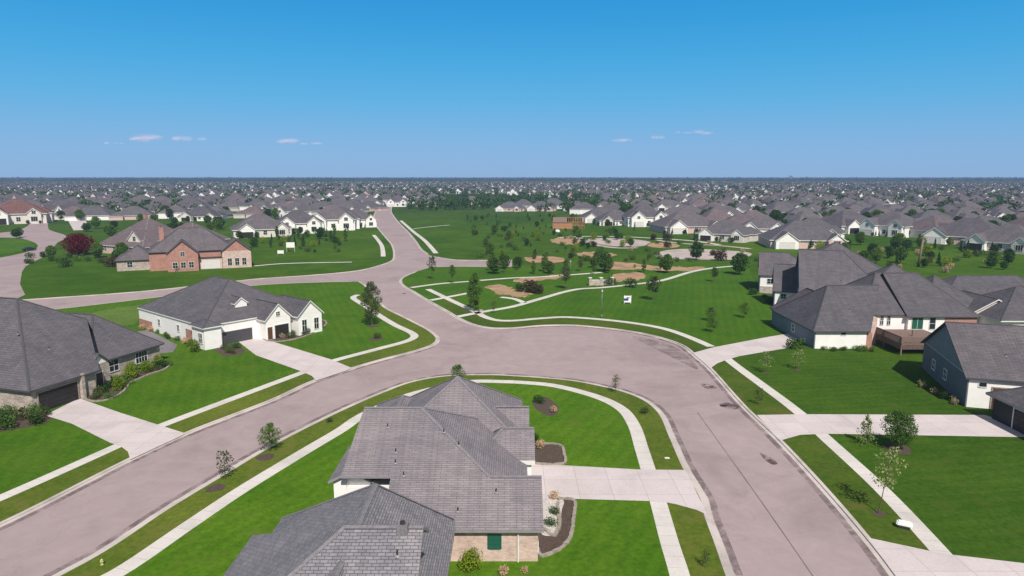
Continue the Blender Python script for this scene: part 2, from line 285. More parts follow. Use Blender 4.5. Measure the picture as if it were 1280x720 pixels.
M['garage'] = plain('garage_panel_dark', (.030, .026, .026), .5, .15, 2.0)  # dark doors; also stands for shade in a garage and on walls
M['garage_white'] = plain('garage_panel_white', (.70, .66, .64), .5, .05, 2.0)
M['door'] = plain('door_wood', (.12, .055, .03), .5, .2, 6.0)
M['glass'] = glass_mat('window_glass')
M['glass_green'] = glass_mat('green_glass', (.02, .10, .07))
M['green_paint'] = plain('green_shutter', (.012, .10, .075), .5, .1, 2.0)
M['timber'] = plain('raw_timber', (.40, .20, .105), .8, .3, 2.0)
M['deck'] = plain('deck_timber', (.20, .135, .115), .8, .25, 3.0)
M['bark'] = plain('bark', (.12, .085, .06), .95, .4, 8.0)
M['pole_wood'] = plain('pole_timber', (.21, .16, .11), .9, .25, 3.0)
M['metal'] = plain('painted_metal', (.18, .22, .18), .45, .1, 2.0, .3)
M['iron'] = plain('cast_iron', (.055, .05, .05), .6, .3, 8.0, .4)
M['rubber'] = plain('tyre_rubber', (.02, .02, .02), .8, .1, 4.0)
M['carpaint'] = plain('car_paint_dark', (.03, .03, .035), .25, .05, 1.0, .3, spec=.6)
M['carpaint_w'] = plain('car_paint_silver', (.30, .30, .31), .25, .05, 1.0, .4, spec=.6)
M['yellow'] = plain('hydrant_yellow', (.50, .48, .22), .5, .1, 3.0)
M['signblue'] = plain('sign_blue', (.03, .07, .25), .5, .05, 1.0)
M['leaf_a'] = leaf('leaf_green', (.085, .165, .030))
M['leaf_b'] = leaf('leaf_dark', (.040, .095, .020))
M['leaf_c'] = leaf('leaf_olive', (.085, .115, .040))
M['leaf_d'] = leaf('leaf_pale', (.22, .28, .11))
M['leaf_y'] = leaf('leaf_yellow_green', (.19, .27, .02))
M['leaf_r'] = leaf('leaf_maroon', (.17, .016, .022), .35)
M['leaf_br'] = leaf('leaf_brown', (.075, .060, .035))
M['leaf_fl'] = leaf('blossom_cream', (.48, .36, .25))
M['rockwhite'] = plain('white_rock', (.74, .73, .70), .8, .15, 3.0)

# the great plain: lawn-coloured near the houses, wooded and mottled further off
def ground_mat():
    m, nt = new_mat('ground_plain'); pos = world_pos(nt)
    p = N(nt, 'ShaderNodeBsdfPrincipled', i_Roughness=.95); p.inputs['Specular IOR Level'].default_value = .05
    f1 = noise(nt, pos, .012, 7, .65, .8); f2 = noise(nt, pos, .12, 6, .7, .3); f3 = noise(nt, pos, 1.1, 4, .7)
    near = ramp(nt, f1, [(.35, (.036, .092, .007)), (.65, (.066, .128, .012))])
    near = mixc(nt, .6, near, ramp(nt, f2, [(.3, (.55, .6, .6)), (.7, (1.4, 1.25, 1.2))]), 'MULTIPLY')
    near = mixc(nt, .5, near, ramp(nt, f3, [(.3, (.6,)*3), (.7, (1.35,)*3)]), 'MULTIPLY')
    far = ramp(nt, f2, [(.3, (.018, .045, .012)), (.55, (.034, .065, .018)), (.66, (.10, .095, .065)), (.8, (.20, .17, .15))])
    ln = N(nt, 'ShaderNodeVectorMath', operation='LENGTH'); link(nt, pos, ln.inputs[0])
    mr = N(nt, 'ShaderNodeMapRange'); mr.inputs['From Min'].default_value = 380; mr.inputs['From Max'].default_value = 900; link(nt, ln.outputs['Value'], mr.inputs['Value'])
    mid = mixc(nt, mr.outputs[0], near, far)
    mr2 = N(nt, 'ShaderNodeMapRange'); mr2.inputs['From Min'].default_value = 2200; mr2.inputs['From Max'].default_value = 3600; link(nt, ln.outputs['Value'], mr2.inputs['Value'])
    col = mixc(nt, mr2.outputs[0], mid, (.016, .034, .018))
    link(nt, col, p.inputs['Base Color'])
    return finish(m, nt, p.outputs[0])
M['ground'] = ground_mat()

# ---------------------------------------------------------------- mesh helpers
class MB:
    """collects faces with per-face material; UVs are metres along / up each face"""
    def __init__(s): s.v = []; s.f = []; s.m = []; s.mats = []
    def mi(s, m):
        if m not in s.mats: s.mats.append(m)
        return s.mats.index(m)
    def face(s, pts, m):
        b = len(s.v); s.v += [tuple(p) for p in pts]; s.f.append(list(range(b, b+len(pts)))); s.m.append(s.mi(m))
    def faces(s, verts, faces, m):
        b = len(s.v); k = s.mi(m); s.v += [tuple(p) for p in verts]
        for f in faces: s.f.append([i+b for i in f]); s.m.append(k)
    def box(s, x0, x1, y0, y1, z0, z1, m, mat4=None):
        v = [(x0,y0,z0),(x1,y0,z0),(x1,y1,z0),(x0,y1,z0),(x0,y0,z1),(x1,y0,z1),(x1,y1,z1),(x0,y1,z1)]
        if mat4 is not None: v = [tuple(mat4 @ Vector(p)) for p in v]
        s.faces(v, [(3,2,1,0),(4,5,6,7),(0,1,5,4),(1,2,6,5),(2,3,7,6),(3,0,4,7)], m)
    def tube(s, p0, p1, r0, r1, m, n=8, cap=True):
        p0, p1 = Vector(p0), Vector(p1); d = (p1-p0).normalized()
        a = d.orthogonal().normalized(); b = d.cross(a)
        v = []
        for p, r in ((p0, r0), (p1, r1)):
            for i in range(n):
                t = 2*math.pi*i/n; v.append(tuple(p + a*math.cos(t)*r + b*math.sin(t)*r))
        f = [(i, (i+1) % n, n+(i+1) % n, n+i) for i in range(n)]
        if cap: f += [tuple(range(n-1, -1, -1)), tuple(range(n, 2*n))]
        s.faces(v, f, m)
    def path_tube(s, pts, rads, m, n=8):
        pts = [Vector(p) for p in pts]; rings = []; b0 = len(s.v); k = s.mi(m)
        for i, p in enumerate(pts):
            d = (pts[min(i+1, len(pts)-1)] - pts[max(i-1, 0)]).normalized()
            a = d.cross(Vector((0.31, 0.95, 0.05))).normalized(); b = d.cross(a)
            for j in range(n):
                t = 2*math.pi*j/n; s.v.append(tuple(p + a*math.cos(t)*rads[i] + b*math.sin(t)*rads[i]))
        for i in range(len(pts)-1):
            for j in range(n):
                s.f.append([b0+i*n+j, b0+i*n+(j+1) % n, b0+(i+1)*n+(j+1) % n, b0+(i+1)*n+j]); s.m.append(k)
        s.f.append([b0+(len(pts)-1)*n+j for j in range(n)]); s.m.append(k)
    def mesh(s, name, smooth=False, weld=False):
        me = bpy.data.meshes.new(name); me.from_pydata(s.v, [], s.f)
        for m in s.mats: me.materials.append(m)
        me.polygons.foreach_set('material_index', s.m)
        if smooth: me.polygons.foreach_set('use_smooth', [True]*len(s.f))
        me.update()
        uv = me.uv_layers.new(name='UVMap').data
        for pl in me.polygons:
            n = pl.normal
            if abs(n.z) > .999: u, w = Vector((1, 0, 0)), Vector((0, 1, 0))
            else:
                u = Vector((0, 0, 1)).cross(n).normalized(); w = n.cross(u)
            for li in pl.loop_indices:
                c = Vector(me.vertices[me.loops[li].vertex_index].co); uv[li].uv = (c.dot(u), c.dot(w))
        if weld:
            bm = bmesh.new(); bm.from_mesh(me); bmesh.ops.remove_doubles(bm, verts=bm.verts, dist=.0005); bm.to_mesh(me); bm.free()
        return me
    def build(s, name, parent=None, smooth=False, weld=False):
        return put(name, s.mesh(name, smooth, weld), parent)
def put(name, me, parent=None):
    o = bpy.data.objects.new(name, me); COL.objects.link(o)
    if parent is not None: o.parent = parent
    return o
def tag(o, label, cat, group=None):
    o['label'] = label; o['category'] = cat
    if group: o['group'] = group
    return o
def thing(name, label, cat, loc=(0, 0, 0), rz=0.0, group=None):
    o = bpy.data.objects.new(name, None); COL.objects.link(o); o.empty_display_size = .5
    o.location = loc; o.rotation_euler = (0, 0, rz)
    return tag(o, label, cat, group)
def copy_tree(o, parent=None):
    c = o.copy(); COL.objects.link(c); c.parent = parent
    for ch in list(o.children): copy_tree(ch, c)
    return c
def structure(name, mb_or_me, kind='structure'):
    o = put(name, mb_or_me.mesh(name) if isinstance(mb_or_me, MB) else mb_or_me); o['kind'] = kind; return o

def smooth_line(pts, k=6, closed=False):
    P_ = [Vector((p[0], p[1])) for p in pts]; n = len(P_); out = []
    rngi = range(n if closed else n-1)
    for i in rngi:
        if closed: a, b, c, d = P_[(i-1) % n], P_[i], P_[(i+1) % n], P_[(i+2) % n]
        else: a, b, c, d = P_[max(i-1, 0)], P_[i], P_[i+1], P_[min(i+2, n-1)]
        # centripetal Catmull-Rom keeps uneven spacing from overshooting
        t0 = 0; t1 = t0 + max((b-a).length, 1e-4)**.5; t2 = t1 + max((c-b).length, 1e-4)**.5; t3 = t2 + max((d-c).length, 1e-4)**.5
        for j in range(k):
            t = t1 + (t2-t1)*j/k
            A1 = a*((t1-t)/(t1-t0)) + b*((t-t0)/(t1-t0)); A2 = b*((t2-t)/(t2-t1)) + c*((t-t1)/(t2-t1)); A3 = c*((t3-t)/(t3-t2)) + d*((t-t2)/(t3-t2))
            B1 = A1*((t2-t)/(t2-t0)) + A2*((t-t0)/(t2-t0)); B2 = A2*((t3-t)/(t3-t1)) + A3*((t-t1)/(t3-t1))
            out.append(B1*((t2-t)/(t2-t1)) + B2*((t-t1)/(t2-t1)))
    if not closed: out.append(P_[-1])
    return out
def sheet(name, pts, z, m, kind='structure'):
    P_ = [Vector((p[0], p[1], z)) for p in pts]
    tris = tessellate_polygon([P_])
    mb = MB(); fs = []
    for t in tris:
        a, b, c = (P_[i] for i in t)
        fs.append(tuple(t) if (b-a).cross(c-a).z > 0 else tuple(reversed(t)))
    mb.faces(P_, fs, m)
    return structure(name, mb, kind)
def offset(line, d):
    out = []
    for i, p in enumerate(line):
        t = (line[min(i+1, len(line)-1)] - line[max(i-1, 0)]).normalized()
        out.append(p + Vector((-t.y, t.x))*d)
    return out
def ribbon(name, pts, width, z, m, k=6):
    l = smooth_line(pts, k); A = offset(l, width/2); B = offset(l, -width/2)
    me = bpy.data.meshes.new(name); v = [(p.x, p.y, z) for p in A] + [(p.x, p.y, z) for p in B]; n = len(A)
    me.from_pydata(v, [], [(i, n+i, n+i+1, i+1) for i in range(n-1)]); me.materials.append(m)
    uv = me.uv_layers.new(name='UVMap').data; s = [0.0]
    for i in range(n-1): s.append(s[-1] + (l[i+1]-l[i]).length)
    for li, lp in enumerate(me.loops):
        i = lp.vertex_index; uv[li].uv = (s[i % n], 0.02 if i < n else .02+width*.94)
    return structure(name, me)
def kerb(name, line, side, m, w=.34, h=.13):
    """a raised kerb along the edge of the road; side +1 = to the left of the line"""
    mb = MB(); A = line; B = offset(line, side*w); lip = offset(line, -side*.42)
    for i in range(len(A)-1):
        a0, a1, b0, b1, l0, l1 = A[i], A[i+1], B[i], B[i+1], lip[i], lip[i+1]
        q = lambda p, z: (p.x, p.y, z)
        faces = [[q(a0, h), q(a1, h), q(b1, h), q(b0, h)], [q(a0, .02), q(a1, .02), q(a1, h), q(a0, h)], [q(b0, h), q(b1, h), q(b1, 0), q(b0, 0)], [q(l0, .026), q(l1, .026), q(a1, .03), q(a0, .03)]]
        if side < 0: faces = [list(f) for f in faces]
        for f in faces:
            mb.face(f, m)
    o = structure(name, mb); bm = bmesh.new(); bm.from_mesh(o.data); bmesh.ops.remove_doubles(bm, verts=bm.verts, dist=.001); bmesh.ops.recalc_face_normals(bm, faces=bm.faces); bm.to_mesh(o.data); bm.free()
    return o

# ---------------------------------------------------------------- houses
def slab(mb, polys, m, trim, th=.2):
    """roof planes that share corners, closed below with a fascia round the open edges"""
    key = lambda p: (round(p[0], 3), round(p[1], 3), round(p[2], 3))
    fixed = []
    for p in polys:
        P_ = [Vector(q) for q in p]; n = Vector((0, 0, 0))
        for i in range(len(P_)): n += P_[i].cross(P_[(i+1) % len(P_)])
        if n.z < 0: P_.reverse()
        fixed.append(P_)
    edges = {}
    for p in fixed:
        for i in range(len(p)):
            a, b = key(p[i]), key(p[(i+1) % len(p)]); edges[(a, b)] = (p[i], p[(i+1) % len(p)])
    for p in fixed:
        mb.face(p, m); mb.face([q - Vector((0, 0, th)) for q in reversed(p)], trim)
    dz = Vector((0, 0, th))
    for (a, b), (p, q) in edges.items():
        if (b, a) not in edges: mb.face([p - dz, q - dz, q, p], trim)
    caps = []
    for (a, b), (p, q) in edges.items():
        if (b, a) in edges and a < b: caps.append((p, q))
    return caps
def wing_polys(w):
    """w: x0,x1,y0,y1,eave,pitch,axis('x'|'y'),ends('hh','gh','hg','gg'),oh"""
    x0, x1, y0, y1, ev, pt, ax, ends, oh = w
    if ax == 'y': a0, a1, b0, b1 = y0, y1, x0, x1
    else: a0, a1, b0, b1 = x0, x1, y0, y1
    mid = (b0+b1)/2; half = (b1-b0)/2 + oh; ze = ev - pt*oh; zr = ev + pt*(b1-b0)/2
    A0, A1, B0, B1 = a0-oh, a1+oh, b0-oh, b1+oh
    ins = min(half, (A1-A0)/2 - .01)
    r0 = A0 + (ins if ends[0] == 'h' else 0); r1 = A1 - (ins if ends[1] == 'h' else 0)
    T = (lambda a, b, z: Vector((a, b, z))) if ax == 'x' else (lambda a, b, z: Vector((b, a, z)))
    ps = [[T(A0, B0, ze), T(A1, B0, ze), T(r1, mid, zr), T(r0, mid, zr)], [T(A0, B1, ze), T(A1, B1, ze), T(r1, mid, zr), T(r0, mid, zr)]]
    if ends[0] == 'h': ps.append([T(A0, B0, ze), T(A0, B1, ze), T(r0, mid, zr)])
    if ends[1] == 'h': ps.append([T(A1, B0, ze), T(A1, B1, ze), T(r1, mid, zr)])
    gables = []
    if ends[0] == 'g': gables.append([T(a0, b0, ev), T(a0, b1, ev), T(a0, mid, zr)])
    if ends[1] == 'g': gables.append([T(a1, b0, ev), T(a1, b1, ev), T(a1, mid, zr)])
    return ps, gables
def caps_mesh(mb, caps, m, w=.16):
    for p, q in caps:
        d = (q-p).normalized(); s = Vector((-d.y, d.x, 0)).normalized()*w; u = Vector((0, 0, .06))
        if (q-p).length < .5: continue
        mb.face([p - s + Vector((0,0,-w*.35)) + u*.6, q - s + Vector((0,0,-w*.35)) + u*.6, q + u, p + u], m)
        mb.face([p + u, q + u, q + s + Vector((0,0,-w*.35)) + u*.6, p + s + Vector((0,0,-w*.35)) + u*.6], m)
def wall_box(mb, x0, x1, y0, y1, z1, m, z0=-.15):
    mb.box(x0, x1, y0, y1, z0, z1, m)
DIRS = {'-y': 0.0, '+x': math.pi/2, '+y': math.pi, '-x': -math.pi/2}
def facing(x, y, z, d): return Matrix.Translation((x, y, z)) @ Matrix.Rotation(DIRS[d], 4, 'Z')
def window(root, x, y, w, h, z, d, frame='trim', pane='glass', bars=(1, 1)):
    """frame with sill standing a little proud of the wall; pane set inside it. z = bottom"""
    T = facing(x, y, z, d); m = M[frame]; mb = MB(); t = .09
    mb.box(-w/2-t, -w/2, -.07, .05, -t, h+t, m, T); mb.box(w/2, w/2+t, -.07, .05, -t, h+t, m, T)
    mb.box(-w/2, w/2, -.07, .05, h, h+t, m, T); mb.box(-w/2, w/2, -.10, .05, -t, 0, m, T)
    for i in range(1, bars[0]+1):
        xx = -w/2 + w*i/(bars[0]+1); mb.box(xx-.025, xx+.025, -.06, 0, 0, h, m, T)
    for i in range(1, bars[1]+1):
        zz = h*i/(bars[1]+1); mb.box(-w/2, w/2, -.055, 0, zz-.025, zz+.025, m, T)
    f = mb.build('window', root)
    pb = MB(); pb.box(-w/2, w/2, -.03, .02, 0, h, M[pane], T); pb.build('pane', f)
    return f
def garage_door(root, x, y, w, h, d, mat='garage', frame='trim', z=0.05):
    T = facing(x, y, z, d); mb = MB()
    rows = 4
    for i in range(rows):
        mb.box(-w/2, w/2, -.05, .03, h*i/rows+.012, h*(i+1)/rows-.012, M[mat], T)
        n = max(3, int(w/.9))
        for j in range(n):
            mb.box(-w/2+w*(j+.14)/n, -w/2+w*(j+.86)/n, -.075, -.045, h*(i+.22)/rows, h*(i+.78)/rows, M[mat], T)
    g = mb.build('garage_door', root)
    fb = MB(); t = .14
    fb.box(-w/2-t, -w/2, -.09, .05, 0, h+t, M[frame], T); fb.box(w/2, w/2+t, -.09, .05, 0, h+t, M[frame], T); fb.box(-w/2, w/2, -.09, .05, h, h+t, M[frame], T)
    fb.build('frame', g)
    return g
def front_door(root, x, y, d, w=1.0, h=2.1, mat='door', z=.12):
    T = facing(x, y, z, d); mb = MB(); mb.box(-w/2, w/2, -.06, .04, 0, h, M[mat], T)
    for a, b in ((.1, .45), (.55, .92)):
        mb.box(-w*.36, w*.36, -.085, -.055, h*a, h*b, M[mat], T)
    o = mb.build('door', root)
    k = MB(); k.tube(T @ Vector((w*.38, -.06, 1.0)), T @ Vector((w*.38, -.13, 1.0)), .035, .035, M['iron']); k.build('handle', o)
    f = MB(); t = .12
    f.box(-w/2-t, -w/2, -.09, .05, 0, h+t, M['trim'], T); f.box(w/2, w/2+t, -.09, .05, 0, h+t, M['trim'], T); f.box(-w/2, w/2, -.09, .05, h, h+t, M['trim'], T); f.build('frame', o)
    return o
def chimney(root, x, y, z0, z1, w, d, mat='brick'):
    mb = MB(); mb.box(x-w/2, x+w/2, y-d/2, y+d/2, z0, z1, M[mat]); mb.box(x-w/2-.08, x+w/2+.08, y-d/2-.08, y+d/2+.08, z1+.002, z1+.14, M['stone_edge'])
    mb.tube((x, y, z1+.14), (x, y, z1+.45), .14, .12, M['iron'])
    return mb.build('chimney', root)
def vents(root, pts, m='iron'):
    for (x, y, z) in pts:
        mb = MB(); mb.tube((x, y, z-.3), (x, y, z+.32), .05, .05, M[m]); mb.tube((x, y, z-.05), (x, y, z+.05), .16, .07, M['greytrim'])
        mb.build('roof_vent', root)
def house(root, wings, roofm, trim='trim', caps='cap_dark', walls=None, th=.2, custom=None, capsize=.16):
    """wings: dicts w=(x0,x1,y0,y1,eave,pitch,axis,ends,oh), wall=material key"""
    rb = MB(); cp = []; by = {}
    for wg in wings:
        w = wg['w']; ps, gs = wing_polys(w)
        cp += slab(rb, ps, M[wg.get('roof', roofm)], M[wg.get('trim', trim)], wg.get('th', th))
        mb = by.setdefault(wg['wall'], MB()); e = w[4] - .08
        z0 = wg.get('z0', -.15)
        wall_box(mb, w[0], w[1], w[2], w[3], e, M[wg['wall']], z0)
        gm = by.setdefault(wg.get('gable', wg['wall']), MB())
        for g in gs:
            g = [Vector(p) for p in g]; c = sum(g, Vector())/3
            lo = Vector((0, 0, -.1))
            gm.face([g[0]+lo, g[1]+lo, g[2]+Vector((0, 0, -.14))], M[wg.get('gable', wg['wall'])])
    for polys, wallk in custom or []:
        cp += slab(rb, polys, M[roofm], M[trim], th)
    for k, mb in by.items(): mb.build('wall', root)
    r = rb.build('roof', root)
    if caps:
        cb = MB(); caps_mesh(cb, cp, M[caps], capsize)
        if cb.f: cb.build('ridge_cap', r)
    return r

# ---------------------------------------------------------------- plants
def leaf_cloud(mb, m, centre, rad, n, size, rnd, squash=1.0, hollow=.35):
    cx, cy, cz = centre
    for _ in range(n):
        while True:
            x, y, z = rnd.uniform(-1, 1), rnd.uniform(-1, 1), rnd.uniform(-1, 1); q = x*x+y*y+z*z
            if hollow*hollow < q < 1: break
        c = Vector((cx+x*rad[0], cy+y*rad[1], cz+z*rad[2])); s = size*rnd.uniform(.6, 1.3)
        a = Vector((rnd.gauss(0, 1), rnd.gauss(0, 1), rnd.gauss(0, .7))).normalized(); b = a.orthogonal().normalized()
        b.rotate(Matrix.Rotation(rnd.uniform(0, 6.28), 3, a)); d = a.cross(b)
        mb.face([c-b*s, c+d*s*.55, c+b*s, c-d*s*.55], m)
def tree_meshes(seed, h, crown_w, base_f, leafm, n, size, style='round', trunk_r=None, lean=0.0, clumps=9):
    """trunk with limbs, crown of leaf-sized faces gathered in uneven clumps"""
    r = random.Random(seed); tr = trunk_r or h*.018
    tb = MB(); top = h*.9
    pts = []; k = 6
    for i in range(k+1):
        t = i/k; pts.append((lean*h*t + r.uniform(-1, 1)*h*.008*i/2, r.uniform(-1, 1)*h*.008*i/2, top*t))
    tb.path_tube(pts, [tr*(1.25 if i == 0 else 1-.85*i/k) for i in range(k+1)], M['bark'], 7)
    cb = MB(); m = M[leafm]; z0 = h*base_f
    for i in range(clumps):
        t = (i+.5)/clumps; zc = z0 + (h-z0)*(.08+.86*t)
        if style == 'round': wr = math.sin(math.pi*(.16+.72*t))**.8
        elif style == 'cone': wr = (1-t)*.95+.08
        elif style == 'tall': wr = .55+.45*math.sin(math.pi*t)
        else: wr = .7+.3*r.random()
        ang = i*2.399+r.uniform(-.5, .5); rr = crown_w/2*wr*r.uniform(.35, .7)
        ti = min(zc/top, .95); bx = lean*h*ti
        c = (bx+math.cos(ang)*rr, math.sin(ang)*rr, zc)
        zs = max(0.15*h, zc - rr*.9 - h*.05)
        tb.tube((lean*h*zs/h, 0, zs), c, tr*.42, tr*.12, M['bark'], 5, False)
        s = crown_w*.5*wr*r.uniform(.5, .75)
        leaf_cloud(cb, m, c, (s, s, max(s*.75, (h-z0)/clumps*.9)), int(n/clumps*r.uniform(.7, 1.3)), size, r, 1, .15)
    for _ in range(int(n*.15)):   # stray sprays break the outline
        t = r.random(); a = r.uniform(0, 6.28); wr = crown_w*.5*(math.sin(math.pi*(.12+.8*t)) if style != 'cone' else (1-t)+.05)*r.uniform(.8, 1.12)
        leaf_cloud(cb, m, (lean*h*.6+math.cos(a)*wr, math.sin(a)*wr, z0+(h-z0)*t), (.12, .12, .12), 1, size, r, 1, 0)
    return tb.mesh('trunk', True), cb.mesh('crown')
PROTO = {}
def tree_kind(key, *a, **k): PROTO[key] = tree_meshes(*a, **k)
def tree(key, x, y, label, cat='tree', name='street_tree', s=1.0, group=None, rz=None, z=0.1):
    tm, cm = PROTO[key]
    t = thing(name, label, cat, (x, y, z), rng.uniform(0, 6.28) if rz is None else rz, group); t.scale = (s, s, s*rng.uniform(.92, 1.08))
    put('trunk', tm, t); put('crown', cm, t); return t
def shrub_mesh(seed, w, h, leafm, n, size):
    r = random.Random(seed); mb = MB()
    for i in range(5):
        a = r.uniform(0, 6.28); q = r.uniform(0, .35)*w
        leaf_cloud(mb, M[leafm], (math.cos(a)*q, math.sin(a)*q, h*r.uniform(.4, .6)), (w*.34, w*.34, h*.5), n//5, size, r, 1, .3)
    return mb.mesh('foliage')
SH = {}
def shrub(key, x, y, label, s=1.0, group=None, name='shrub', z=.1):
    t = thing(name, label, 'shrub', (x, y, z), rng.uniform(0, 6.28), group); t.scale = (s, s, s)
    put('foliage', SH[key], t)
    if 'stem' not in SH:
        sb = MB()
        for i in range(4):
            a = i*1.6; sb.tube((0, 0, -.1), (math.cos(a)*.25, math.sin(a)*.25, .5), .03, .012, M['bark'], 5)
        SH['stem'] = sb.mesh('stem')
    put('stem', SH['stem'], t); return t

# ---------------------------------------------------------------- ground, road, kerbs, lawns
V2 = lambda x, y: Vector((x, y))
g = MB(); S_ = 60000
g.face([(-S_, -2000, 0), (S_, -2000, 0), (S_, S_, 0), (-S_, S_, 0)], M['ground'])
structure('ground', g)
KW = [V2(-52, 10)] + smooth_line(LAY['kerb_w']); SS = smooth_line(LAY['side_s']); SN = smooth_line(LAY['side_n']); SE = smooth_line(LAY['stem_e'])
EN = smooth_line(LAY['east_n']); ES = smooth_line(LAY['east_s']); KN = smooth_line(LAY['kerb_n']) + [V2(26.4, 10)]; KS = [V2(-42, 10)] + smooth_line(LAY['kerb_s']) + [V2(13.6, 10)]
sheet('road', KW + SS + SN + SE + EN + ES + KN + list(reversed(KS)), .02, M['road'])
sheet('road', smooth_line(LAY['road_fw'], 3, True), .012, M['road'])
sheet('road', LAY['road_fw2'], .014, M['drive'])
ribbon('path', LAY['loop_a'], 2.6, .0165, M['walk']); ribbon('path', LAY['loop_b'], 3.4, .0135, M['pale']); ribbon('path', LAY['loop_c'], 3.0, .015, M['pale'])
sheet('bare_ground', smooth_line(LAY['loop_patch'], 3, True), .0105, M['pale']); sheet('bare_ground', smooth_line(LAY['loop_patch_b'], 3, True), .0105, M['sand'])
sheet('bare_ground', smooth_line(LAY['pale_mid'], 3, True), .010, M['pale'])
for ln, sd in ((KW, 1), (SS, 1), (SN, 1), (SE, 1), (EN, 1), (ES, 1), (KN, 1), (KS, -1)):
    kerb('kerb', ln, sd, M['kerb'])
def cut(line, a, b):
    """the stretch of a line between the points nearest to a and b"""
    i = min(range(len(line)), key=lambda k: (line[k]-Vector(a)).length); j = min(range(len(line)), key=lambda k: (line[k]-Vector(b)).length)
    return line[i:j+1]
WW = smooth_line(LAY['walk_w1']) + smooth_line(LAY['walk_w2']) + smooth_line(LAY['walk_w3'])
WS = smooth_line(LAY['walk_s']); WE = smooth_line(LAY['walk_e']); WN = smooth_line(LAY['walk_n2'])
sheet('lawn', KW + SS + [V2(-150, 158), V2(-150, 10)], .10, M['lawn_mid'])
sheet('lawn', KS + [V2(-42, 5)], .10, M['lawn_bright'])
d4 = LAY['drive_r1']
sheet('lawn', cut(KN, KN[0], d4[0]) + [V2(*p) for p in d4[1:4]] + [V2(57, 131), V2(63, 172), V2(75, 215), V2(80, 222)] + ES, .10, M['park'])
sheet('lawn', cut(KN, d4[0], (26.4, 10)) + [V2(120, 10), V2(120, 130), V2(52, 130), V2(48, 118)] + [V2(*p) for p in reversed(d4[:4])], .099, M['lawn_dark'])
sheet('verge', cut(KW, KW[0], (-24.5, 141)) + list(reversed(WW)) + [V2(-57, 10)], .104, M['verge'])
sheet('verge', KS + list(reversed(WS)), .104, M['verge'])
sheet('verge', cut(KN, d4[-1], (26.4, 10)) + [V2(32, 10)] + list(reversed(WE)), .104, M['verge_dark'])
sheet('verge', cut(KN, (-17.6, 135.5), d4[0]) + list(reversed(WN)), .104, M['verge_dark'])
sheet('lawn', LAY['light_lawn'], .107, M['pale_lawn'])
sheet('lawn', LAY['isle'], .10, M['lawn_mid'])
for k, w in (('walk_w1', 1.35), ('walk_w2', 1.35), ('walk_w3', 1.4), ('walk_s', 1.45), ('walk_n1', 1.5), ('walk_n2', 1.5), ('walk_n3', 1.5), ('walk_n4', 1.6), ('walk_n5', 1.7), ('walk_n6', 1.5), ('walk_ne', 1.9), ('walk_ne2', 1.7), ('walk_nw', 1.7), ('walk_nw2', 1.7), ('walk_e', 1.45)):
    ribbon('sidewalk', LAY[k], w, .116 if k not in ('walk_n1', 'walk_n3') else .1195, M['walk'])
for k in ('drive_l1', 'drive_l2', 'drive_a', 'drive_r1', 'drive_r2', 'drive_r3'):
    sheet('driveway', LAY[k], .132 if k in ('drive_a', 'drive_r1', 'drive_r2', 'drive_r3') else .134, M['drive'])
sheet('patio', LAY['patio_l1'], .11, M['patio'])
for k in ('bed_mulch_a', 'bed_mulch_b', 'bed_island', 'bed_l1', 'bed_l1b', 'bed_l2', 'bed_l2b'):
    sheet('flower_bed', smooth_line(LAY[k], 5, True), .1085, M['mulch'])
for mx_, my_, mr_ in ((-27.0, 58.4, .95), (-24.9, 65.3, 1.0), (-23.7, 116.3, 1.3), (40.0, 67.5, 1.5), (30.8, 53.6, .55), (-26.5, 126.7, 1.4), (36.6, 95.3, .6), (41.9, 97.0, .6)):
    sheet('mulch_ring', [V2(mx_+math.cos(i*.5236)*mr_*rng.uniform(.75, 1.15), my_+math.sin(i*.5236)*mr_*rng.uniform(.75, 1.15)) for i in range(12)], .1075, M['mulch'])
sheet('rock_bed', smooth_line(LAY['bed_rock'], 5, True), .1125, M['gravel'])
for k in ('sand_strip', 'sand_strip_b', 'sand_strip_c', 'sand_d', 'sand_e', 'sand_f', 'sand_g'):
    l_ = smooth_line(LAY[k], 6, True); q_ = random.Random(len(k)+ord(k[-1]))
    sheet('bare_ground', [p + Vector((q_.uniform(-.9, .9), q_.uniform(-1.6, 1.6))) for p in l_], .1065, M['sand'])

